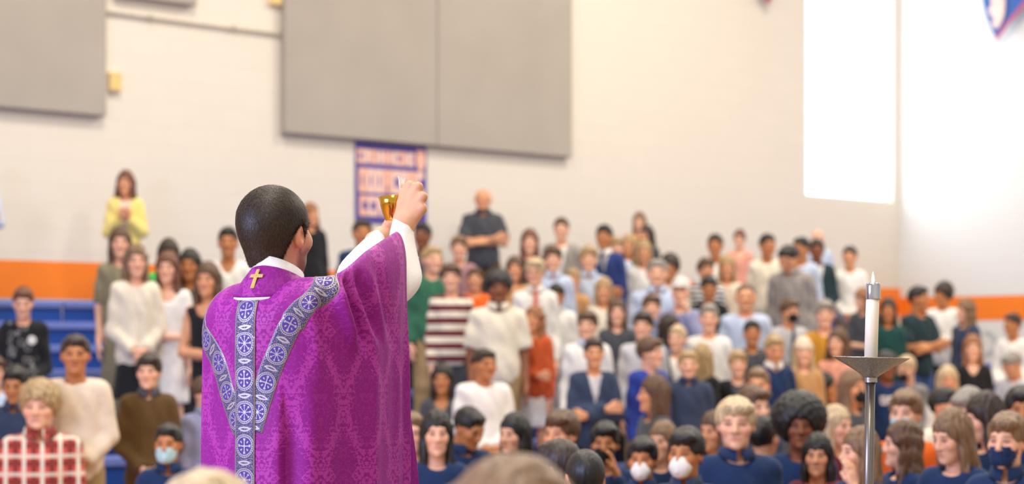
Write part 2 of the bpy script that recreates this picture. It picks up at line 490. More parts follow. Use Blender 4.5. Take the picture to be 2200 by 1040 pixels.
def leg(g, J, s, inf=0.0, low=0.0):
    h, k, a = J['hip', s], J['kn', s], J['an', s]
    a2 = k + (a - k) * (1 - low)
    return smin(cap(g, h, k, .074 + inf, .051 + inf), cap(g, k, a2, .049 + inf, (.036 if not inf else .05) + inf), .03)
def pgrid(J, h, arms=True):
    hi = 1.50 + J['dz']; lo = 0
    return G((-.33, -.58 if J['seated'] else -.30, lo - .02), (.33, .22, hi), h)
_TPL = {}
def body_mesh(pname, yaw, pitch):
    key = ('body', pname, yaw, pitch)
    if key in _TPL: return _TPL[key]
    J = pose(pname)
    if ('bodyraw', pname) not in _TPL:
        g = pgrid(J, .019)
        d = torso(g, J)
        for s in (-1, 1):
            d = smin(d, arm(g, J, s), .03); d = smin(d, leg(g, J, s), .03)
            d = smin(d, cap(g, J['an', s], J['toe', s], .036, .026), .02)
        d = smax(d, g.Z - (1.43 + J['dz']), .02)
        v, q = nets(d, g.ax); v = relax(v, q, 2)
        parts = [(v, q)]
        for s in (-1, 1):
            hv, hq = HAND['grip' if pname in ('cross', 'fold', 'pray', 'clasp') else 'relaxed']
            ax = J['wr', s] - J['el', s]; ax /= np.linalg.norm(ax)
            zz = -ax; inn = V3(-s, 0.0, 0) if abs(ax[0]) < .6 else V3(0, 1, 0)
            yy = inn - zz * inn.dot(zz); yy /= np.linalg.norm(yy); xx = np.cross(yy, zz)
            R = np.stack([xx, yy, zz], 1)
            mir = np.array((1, 1, 1.)) if (xx[1] < 0 or xx[2] > .3) else np.array((-1, 1, 1.))
            hq2 = hq if mir[0] > 0 else hq[:, ::-1]
            parts.append((((hv * mir) @ R.T + J['wr', s]).astype(f32), hq2))
        _TPL['bodyraw', pname] = parts
    parts = list(_TPL['bodyraw', pname])
    tints = [np.ones((len(v), 3), f32) for v, q in parts]
    hv = turn(HV, yaw, pitch) + np.array((0, 0, J['dz']), f32)
    parts.append((hv, HQ)); tints.append(HT)
    V, Q, n = [], [], 0
    for v, q in parts: V.append(v); Q.append(q + n); n += len(v)
    me = np_mesh('body', np.concatenate(V), np.concatenate(Q), np.concatenate(tints))
    _TPL[key] = me
    return me
def wrinkle(g, amp):
    return amp * (np.sin(38 * g.Z + 9 * g.X + 7 * np.sin(6 * g.X)) * np.sin(17 * g.X + 11 * g.Y + 2) + .6 * np.sin(61 * g.X + 23 * g.Z + 1))
def garment(kind, pname):
    """kinds: shirt, tee, sleeveless, vneck, sweater, jacket, trousers, shorts, skirt, dress, longdress"""
    key = (kind, pname)
    if key in _TPL: return _TPL[key]
    J = pose(pname); z = J['dz']; g = pgrid(J, .0165)
    if kind in ('trousers', 'shorts'):
        d = smax(ell(g, (0, .012, .93 + z), (.150, .122, .13)), g.Z - (1.0 + z), .02)
        for s in (-1, 1): d = smin(d, leg(g, J, s, .018, .0 if kind == 'trousers' else .93), .035)
        d = d + wrinkle(g, .0025)
        me = None
    elif kind in ('skirt', 'dress', 'longdress'):
        hem = {'skirt': .62, 'dress': .60, 'longdress': .30}[kind]
        if J['seated']:
            d = ell(g, (0, .012, .93 + z), (.152, .125, .14))
            for s in (-1, 1): d = smin(d, cap(g, J['hip', s], J['hip', s] * .25 + J['kn', s] * .75, .105, .085), .06)
        else:
            t = np.clip((1.05 - g.Z) / (1.05 - hem), 0, 1)
            th = np.arctan2(g.Y, g.X); rr = (.128 + .062 * t) * (1 + .035 * t * np.sin(9 * th))
            d = (np.sqrt(g.X ** 2 + ((g.Y - .005) * 1.28) ** 2) - rr) * .8
            d = smax(smax(d, hem - g.Z, .008), g.Z - 1.06, .02)
        if kind != 'skirt':
            top = smax(torso(g, J, .012, False), g.Z - (1.415 + z), .01)
            cut = ell(g, (0, -.06, 1.46 + z), (.085, .11, .12))
            top = smax(top, -cut, .01)
            d = smin(d, smax(top, 1.0 + z - g.Z, .01), .02)
            if kind == 'dress':
                for s in (-1, 1): d = smin(d, arm(g, J, s, .016, .24, .012), .02)
    else:
        loose = {'shirt': .016, 'tee': .015, 'sleeveless': .010, 'vneck': .016, 'sweater': .022, 'jacket': .027, 'blazer': .026}[kind]
        hem = {'shirt': .86, 'tee': .86, 'sleeveless': .90, 'vneck': .88, 'sweater': .84, 'jacket': .80, 'blazer': .80}[kind] + z
        if J['seated']: hem = .47
        d = torso(g, J, loose)
        d = smin(d, ell(g, (0, .0, 1.0 + z), (.126 + loose, .108 + loose, .2)), .05)
        if kind != 'sleeveless':
            for s in (-1, 1): d = smin(d, arm(g, J, s, loose * .8, .42 if kind == 'tee' else 1.0, .012 if kind == 'tee' else .004), .022)
        d = d + wrinkle(g, .004 if kind != 'sleeveless' else .002)
        d = smax(d, hem - g.Z, .01)
        d = smax(d, g.Z - (1.455 + z) + .25 * np.abs(g.X) * 0, .012)
        nk = cap(g, (0, -.02, 1.455 + z), (0, .0, 1.6 + z), .066, .08)
        if kind in ('vneck', 'sleeveless'): nk = smin(nk, cap(g, (0, -.16, 1.33 + z), (0, -.04, 1.47 + z), .03, .075), .02)
        if kind == 'jacket':
            wx = np.clip((g.Z - (1.12 + z)) / .30, 0, 1) * .062 + .004
            nk = np.minimum(nk, np.maximum(np.abs(g.X) - wx, g.Y + .02))
        if kind == 'blazer':
            wx = np.clip((g.Z - (1.20 + z)) / .24, 0, 1) * .060 - .002
            nk = np.minimum(nk, np.maximum(np.abs(g.X) - wx, g.Y + .02))
        d = smax(d, -nk, .008)
    v, q = nets(d, g.ax); v = relax(v, q, 1, .35)
    _TPL[key] = np_mesh(kind, v, q)
    return _TPL[key]
def hgrid(lo=(-.2, -.15, 1.2), hi=(.2, .22, 1.82), h=.0085): return G(lo, hi, h)
def hair_mesh(style):
    key = ('hair', style)
    if key in _TPL: return _TPL[key]
    g = hgrid()
    jag = (.006 * np.sin(83 * g.X + 1.3) + .005 * np.sin(171 * g.X + 40 * g.Y)).astype(f32)     # uneven hairline
    class gj: X, Y, Z = g.X, g.Y, g.Z + jag
    face = ell(gj, (0, -.095, 1.562), (.070, .075, .079))
    def shell(e, zf=1.605, zb=1.515, c=(0, .018, 1.62)):
        d = ell(g, c, (.079 + e, .100 + e, .091 + e))
        zm = zf + (zb - zf) * np.clip((g.Y + .01) / .07, 0, 1)
        return smax(d, zm - g.Z, .01)
    strands = .0032 * np.sin(150 * g.X + 6 * np.sin(40 * g.Y)) * np.sin(60 * g.Y + 30 * g.Z)
    if style == 'buzz': d = smax(shell(-.001), -face, .012)
    elif style == 'bald': d = smax(smax(shell(-.002, 1.59), g.Z - 1.60, .01), -face, .01)
    elif style == 'short':
        d = shell(.006); d = smin(d, ell(g, (0, -.045, 1.672), (.062, .045, .026)), .02)
        d = smax(d, -face, .012) + strands
    elif style == 'mop':
        d = shell(.011, 1.59, 1.505); d = smin(d, ell(g, (.015, -.06, 1.665), (.068, .045, .03)), .02)
        d = smax(d, -ell(gj, (.006, -.1, 1.556), (.067, .078, .080)), .012) + strands * 1.5
    elif style in ('curly', 'afro'):
        e = .026 if style == 'curly' else .0
        d = shell(e, 1.56, 1.51, (0, .022, 1.632)) if style == 'curly' else ell(g, (0, .035, 1.635), (.152, .14, .142))
        d = d + .007 * np.sin(95 * g.X) * np.sin(95 * g.Y + 1) * np.sin(95 * g.Z + 2)
        d = smax(d, -ell(gj, (0, -.11, 1.555), (.066, .10, .082)), .012)
    else:
        low = {'bob': 1.46, 'long': 1.30, 'vlong': 1.24, 'bangs': 1.32, 'wavy': 1.30, 'bun': 1.5, 'pony': 1.5}[style]
        d = shell(.011, 1.59, 1.50)
        if style not in ('bun', 'pony'):
            for s in (-1, 1):
                d = smin(d, cap(g, (s * .072, .0, 1.62), (s * .092, -.025, low), .024, .030), .03)
                d = smin(d, cap(g, (s * .055, .06, 1.6), (s * .065, .075, low), .045, .045), .03)
            d = smin(d, cap(g, (0, .075, 1.6), (0, .09, low), .05, .048), .03)
        if style == 'bun': d = smin(d, ell(g, (0, .10, 1.69), (.045, .045, .042)), .015)
        if style == 'pony': d = smin(d, cap(g, (0, .115, 1.64), (0, .145, 1.38), .03, .022), .02)
        if style == 'wavy': d = d + .007 * np.sin(70 * g.Z + 3 * np.sin(30 * g.X)) * np.sin(45 * g.X + 1)
        d = d + strands * 2.0 + .004 * np.sin(34 * g.Z + 8 * np.sin(25 * g.X) + 5 * g.Y) * np.sin(52 * g.X + 20 * g.Y) * np.clip((1.6 - g.Z) / .1, 0, 1)
        fc = ell(gj, (0, -.10, 1.547), (.064, .085, .088 if style != 'bangs' else .074))
        d = smax(d, -fc, .012)
        d = smax(d, -cap(g, (0, -.02, 1.40), (0, .0, 1.52), .056), .01)
    v, q = nets(d, g.ax); v = v - HEADPIV
    _TPL[key] = np_mesh('hair', v, q)
    return _TPL[key]
def acc_mesh(kind):
    """things worn on the head, in head space"""
    key = ('acc', kind)
    if key in _TPL: return _TPL[key]
    g = G((-.12, -.16, 1.44), (.12, .15, 1.76), .0062)
    if kind == 'mask':       # pleated surgical mask
        d = smin(ell(g, (0, -.030, 1.555), (.069, .083, .07)), ell(g, (0, -.062, 1.51), (.05, .05, .036)), .03)
        d = smax(d, -(d + .006), .001)
        d = smax(smax(d, g.Z - 1.577 + .10 * np.abs(g.X), .004), 1.478 - g.Z, .004); d = smax(d, g.Y + .035, .004) + .0012 * np.sin(420 * g.Z)
    elif kind == 'cupmask':  # stiff folded respirator
        d = ell(g, (0, -.070, 1.533), (.058, .056, .054)); d = smax(d, g.Y + .045, .003)
        d = smax(d, np.abs(g.X) * .9 + np.abs(g.Z - 1.53) * .55 - .056, .012); d = smin(d, cap(g, (0, -.108, 1.568), (0, -.125, 1.51), .004), .02)
    elif kind == 'beanie':
        d = ell(g, (0, .015, 1.63), (.088, .108, .092)); d = smax(d, 1.625 - g.Z + .25 * np.clip(g.Y, -.2, .05), .006); d = smin(d, np.maximum(np.abs(d) - .006, np.abs(g.Z - 1.63) - .014), .01)
    elif kind == 'capbrim':
        d = smax(ell(g, (0, .013, 1.632), (.084, .104, .082)), 1.632 - g.Z, .006)
        d = np.minimum(d, smax(smax(ell(g, (0, -.085, 1.634), (.07, .075, .03)), 1.632 - g.Z, .002), g.Z - 1.640, .002))
    v, q = nets(d, g.ax); v = v - HEADPIV
    _TPL[key] = np_mesh(kind, v, q)
    return _TPL[key]
def glasses_mesh():
    if 'glasses' in _TPL: return _TPL['glasses']
    bm = bmesh.new()
    for s in (-1, 1):
        pts = [(s * .033 + .023 * math.cos(a), -.114 + .0, 1.59 + .017 * math.sin(a)) for a in np.linspace(0, 2 * math.pi, 17)]
        tube(bm, pts, .0022, 6)
        tube(bm, [(s * .056, -.112, 1.595), (s * .082, -.06, 1.597), (s * .085, .02, 1.59)], .002, 6)
    tube(bm, [(-.010, -.116, 1.594), (0, -.119, 1.597), (.010, -.116, 1.594)], .002, 6)
    bmesh.ops.translate(bm, verts=bm.verts, vec=[-float(c) for c in HEADPIV])
    me = bpy.data.meshes.new('glasses'); bm.to_mesh(me); bm.free(); _TPL['glasses'] = me
    return me
def collar_mesh():
    if 'collar' in _TPL: return _TPL['collar']
    n = 26; V = []; F = []
    for i in range(n + 1):
        a = -math.pi / 2 + .16 + (2 * math.pi - .32) * i / n; c, s = math.cos(a), math.sin(a)
        fr = max(0, -s)
        for r, z in ((.062, 1.448), (.064, 1.492 - .012 * fr), (.071, 1.490 - .012 * fr), (.083 + .012 * fr, 1.450 - .030 * fr ** 3), (.079 + .012 * fr, 1.448 - .030 * fr ** 3)):
            V.append((r * c, r * 1.05 * s + .004, z))
    for i in range(n):
        for k in range(4): F.append((i * 5 + k, i * 5 + k + 1, i * 5 + 5 + k + 1, i * 5 + 5 + k))
    me = bpy.data.meshes.new('collar'); me.from_pydata(V, [], F); me.polygons.foreach_set('use_smooth', [True] * len(F)); me.update()
    _TPL['collar'] = me
    return me
def tie_mesh():
    if 'tie' in _TPL: return _TPL['tie']
    bm = bmesh.new(); prof = [(.016, -.118, 1.445), (.012, -.128, 1.415), (.020, -.142, 1.30), (.028, -.140, 1.16), (.031, -.135, 1.10), (.002, -.135, 1.06)]
    rows = [[bm.verts.new((s * h, y - .006 * (1 - abs(s)), z)) for s in (-1, 0, 1)] + [bm.verts.new((0, y + .03, z))] for h, y, z in prof]
    for a, b in zip(rows, rows[1:]):
        for i in range(4): bm.faces.new((a[i], a[(i + 1) % 4], b[(i + 1) % 4], b[i]))
    me = bpy.data.meshes.new('tie'); bm.to_mesh(me); bm.free(); _TPL['tie'] = me
    return me
def shoe_mesh(pname, s):
    key = ('shoe', pname.startswith('sit'), s)
    if key in _TPL: return _TPL[key]
    J = pose(pname); a, t = J['an', s], J['toe', s]
    g = G(np.minimum(a, t) - .07, np.maximum(a, t) + .09, .013)
    d = union([cap(g, a + V3(0, .03, -.03), a + V3(0, 0, .0), .045), cap(g, a + V3(0, 0, -.025), t + V3(0, 0, .012), .048, .04)], .03)
    d = smax(d, .0 - g.Z, .004)
    v, q = nets(d, g.ax); _TPL[key] = np_mesh('shoe', v, q)
    return _TPL[key]

# --- people's materials
SKIN = {'A': '#efb899', 'B': '#e0a077', 'C': '#c48150', 'D': '#8a5030', 'E': '#5d3826'}
HAIRC = {'black': '#1c1715', 'dark': '#33241b', 'brown': '#5a3e28', 'lbrown': '#7b5d42', 'auburn': '#6b402a', 'ginger': '#94603a', 'blond': '#a88b61', 'fair': '#c4ab86', 'grey': '#8d857c', 'white': '#d9d4cb'}
def skin_mat(k):
    if ('skin', k) in _M: return _M['skin', k]
    n = NT('skin'); c = lin(SKIN[k])
    at = n.node('ShaderNodeVertexColor', layer_name='tint')
    mu = n.node('ShaderNodeMix', data_type='RGBA', blend_type='MULTIPLY'); mu.inputs[0].default_value = 1
    v = n.noise(n.coord(), 30)
    n.link(n.mix(n.ramp(v, .3, .7), tuple(x * .95 for x in c), tuple(x * 1.03 for x in c)), mu.inputs[6]); n.link(at.outputs[0], mu.inputs[7])
    n.link(mu.outputs[2], n.b.inputs['Base Color']); n.b.inputs['Roughness'].default_value = .48
    n.b.inputs['Subsurface Weight'].default_value = .0
    _M['skin', k] = n.m
    return n.m
def hair_mat(k):
    if ('hair', k) in _M: return _M['hair', k]
    n = NT('hair'); c = lin(HAIRC[k])
    mp = n.node('ShaderNodeMapping'); n.link(n.coord(), mp.inputs[0]); mp.inputs['Scale'].default_value = (90, 90, 9)
    v = n.noise(mp.outputs[0], 1.0, 3)
    n.link(n.mix(n.ramp(v, .3, .7), tuple(x * .45 for x in c), tuple(min(1, x * 1.6) for x in c)), n.b.inputs['Base Color'])
    n.b.inputs['Roughness'].default_value = .42; n.bump(v, .7, .006)
    _M['hair', k] = n.m
    return n.m
CLOTH = {'white': '#f0ece6', 'cream': '#eadfca', 'ivory': '#e6d3bd', 'yellow': '#f0dc84', 'olive': '#8c8468', 'lightgrey': '#c9c7cb', 'grey': '#8a8786', 'charcoal': '#4a4c52', 'black': '#1f1f22',
         'navy': '#1b3159', 'slate': '#34405a', 'royal': '#2b3f97', 'sky': '#c3cfe6', 'lav': '#9a9cc0', 'denim': '#3d5584', 'green': '#356b51', 'dgreen': '#1d4a45', 'lime': '#4fd165', 'khaki': '#a88d63', 'brown': '#5e4524',
         'maroon': '#6d2330', 'orange': '#f06a20', 'rust': '#c4562c', 'coral': '#d85a50', 'pink': '#e7a08c', 'mauve': '#a57f86', 'mustard': '#c68a2a', 'teal': '#24383f', 'tan': '#c79765', 'bluegrey': '#7e88a4', 'puffer': '#3b4660', 'indigo': '#2b3b78', 'stone': '#a39a94', 'paleblue': '#bfe1e6'}
def cloth_mat(k):
    key = ('cloth', k)
    if key in _M: return _M[key]
    n = NT('cloth_' + k); pat = k.split(':')
    base = pat[0]; co = n.coord()
    sep = n.node('ShaderNodeSeparateXYZ'); n.link(co, sep.inputs[0]); X, Y, Z = sep.outputs
    c = lin(CLOTH[base])
    v = n.noise(co, 14, 3)
    col = n.mix(n.ramp(v, .3, .7), tuple(x * .9 for x in c), tuple(min(1, x * 1.07) for x in c))
    def band(s, per, duty, ph=0.0):
        fr = n.math('FRACT', n.math('ADD', n.math('DIVIDE', s, per), ph))
        return n.math('LESS_THAN', fr, duty)
    h = n.noise(co, 60, 3)
    if len(pat) > 1:
        p = pat[1]; c2 = lin(CLOTH[pat[2]]) if len(pat) > 2 else (1, 1, 1)
        if p == 'hoop': col = n.mix(band(Z, .105, .5), col, c2)
        elif p == 'fine': col = n.mix(band(Z, .05, .45), col, c2)
        elif p == 'plaid':
            vx = band(X, .085, .22); vz = band(Z, .095, .22, .3)
            dk = n.mix(n.math('MAXIMUM', band(X, .085, .3, .5), band(Z, .095, .3, .75)), col, tuple(x * .38 for x in c))
            col = n.mix(n.math('MAXIMUM', vx, n.math('MULTIPLY', vz, .8)), dk, c2)
        elif p == 'check':
            col = n.mix(n.math('MULTIPLY', n.math('ADD', band(X, .05, .35), band(Z, .05, .35)), .3), col, c2)
        elif p == 'rings':
            vo = n.node('ShaderNodeTexVoronoi'); n.link(co, vo.inputs['Vector']); vo.inputs['Scale'].default_value = 15
            dd = vo.outputs['Distance']
            ring = n.math('MULTIPLY', n.math('GREATER_THAN', dd, .30), n.math('LESS_THAN', dd, .42))
            mid = n.math('LESS_THAN', n.math('ABSOLUTE', X), .12)
            col = n.mix(n.math('MULTIPLY', ring, mid), col, c2)
        elif p == 'quilt':
            h = n.math('ABSOLUTE', n.math('SINE', n.math('MULTIPLY', Z, 70)))
            col = n.mix(n.math('MULTIPLY', n.math('LESS_THAN', h, .35), .6), col, tuple(x * .55 for x in c))
        elif p == 'print':   # a small printed block on the chest
            m = n.math('MULTIPLY', n.math('LESS_THAN', n.math('ABSOLUTE', n.math('SUBTRACT', Z, float(pat[3]))), .04), n.math('LESS_THAN', n.math('ABSOLUTE', X), .07))
            m = n.math('MULTIPLY', m, n.math('LESS_THAN', Y, 0.0))
            st = n.math('GREATER_THAN', n.noise(co, 55, 1), .46)
            col = n.mix(n.math('MULTIPLY', m, st), col, c2)
    n.link(col, n.b.inputs['Base Color'])
    n.b.inputs['Roughness'].default_value = .85; n.b.inputs['Specular IOR Level'].default_value = .25
    if 'Sheen Weight' in n.b.inputs: n.b.inputs['Sheen Weight'].default_value = .1
    n.bump(h, .35, .006 if len(pat) < 2 or pat[1] != 'quilt' else .02)
    _M[key] = n.m
    return n.m
def setmat(o, m):
    if not o.data.materials: o.data.materials.append(None)
    o.material_slots[0].link = 'OBJECT'; o.material_slots[0].material = m
HTOP = {'buzz': 1.703, 'bald': 1.701, 'short': 1.716, 'mop': 1.722, 'curly': 1.752, 'afro': 1.78, 'bun': 1.735}
def person(loc, H, yaw, spec, label, group):
    """spec: dict hair, hc, skin, pose, hy, hp, wear [(kind, cloth)], extras"""
    p = spec['pose']; J = pose(p)
    q = lambda a: math.radians(round(a / 12.0) * 12)
    hy, hp = q(spec.get('hy', 0)), q(spec.get('hp', 0))
    o = bpy.data.objects.new('person', body_mesh(p, hy, hp)); COL.objects.link(o)
    setmat(o, skin_mat(spec['skin']))
    sc = H / (HTOP.get(spec['hair'], 1.722) + J['dz'])
    o.location = loc; o.rotation_euler = (0, 0, yaw); o.scale = (sc * spec.get('wide', 1.0), sc * spec.get('wide', 1.0), sc)
    tag(o, label, 'person', group)
    HM = Matrix.Translation(Vector(HEADPIV.tolist()) + Vector((0, 0, J['dz']))) @ (Matrix.Rotation(hy, 4, 'Z') @ Matrix.Rotation(hp, 4, 'X'))
    def part(name, me, mat, M=None):
        c = bpy.data.objects.new(name, me); COL.objects.link(c); c.parent = o; setmat(c, mat)
        if M is not None: c.matrix_local = M
        return c
    if spec['hair'] != 'none': part('hair', hair_mesh(spec['hair']), hair_mat(spec['hc']), HM)
    names = {'tee': 't_shirt', 'vneck': 'blouse', 'sleeveless': 'top', 'longdress': 'dress', 'cardigan': 'cardigan'}
    for kind, cl in spec['wear']:
        if kind in ('collar',): part('collar', collar_mesh(), cloth_mat(cl), Matrix.Translation((0, 0, J['dz'])))
        elif kind == 'tie': part('necktie', tie_mesh(), cloth_mat(cl), Matrix.Translation((0, 0, J['dz'])))
        elif kind in ('mask', 'cupmask'): part('face_mask', acc_mesh(kind), cloth_mat(cl), HM)
        elif kind in ('beanie', 'capbrim'): part('cap', acc_mesh(kind), cloth_mat(cl), HM)
        elif kind == 'badge':
            bm = bmesh.new(); lathe(bm, [(0, 0), (.034, 0), (.034, .004), (.030, .008), (0, .009)], 24)
            me = bpy.data.meshes.new('badge'); bm.to_mesh(me); bm.free()
            part('badge', me, cloth_mat(cl), Matrix.Translation((.075, -.118, 1.30 + J['dz'])) @ Matrix.Rotation(math.pi / 2, 4, 'X'))
        elif kind == 'glasses': part('glasses', glasses_mesh(), simple('glasses_frame', '#2a2320', .4), HM)
        elif kind == 'cardigan': part('cardigan', garment('jacket', p), cloth_mat(cl))
        else: part(names.get(kind, kind), garment(kind, p), cloth_mat(cl))
    if not spec.get('noshoes'):
        for s in (-1, 1): part('shoe', shoe_mesh(p, s), cloth_mat(spec.get('shoes', 'charcoal')))
    return o

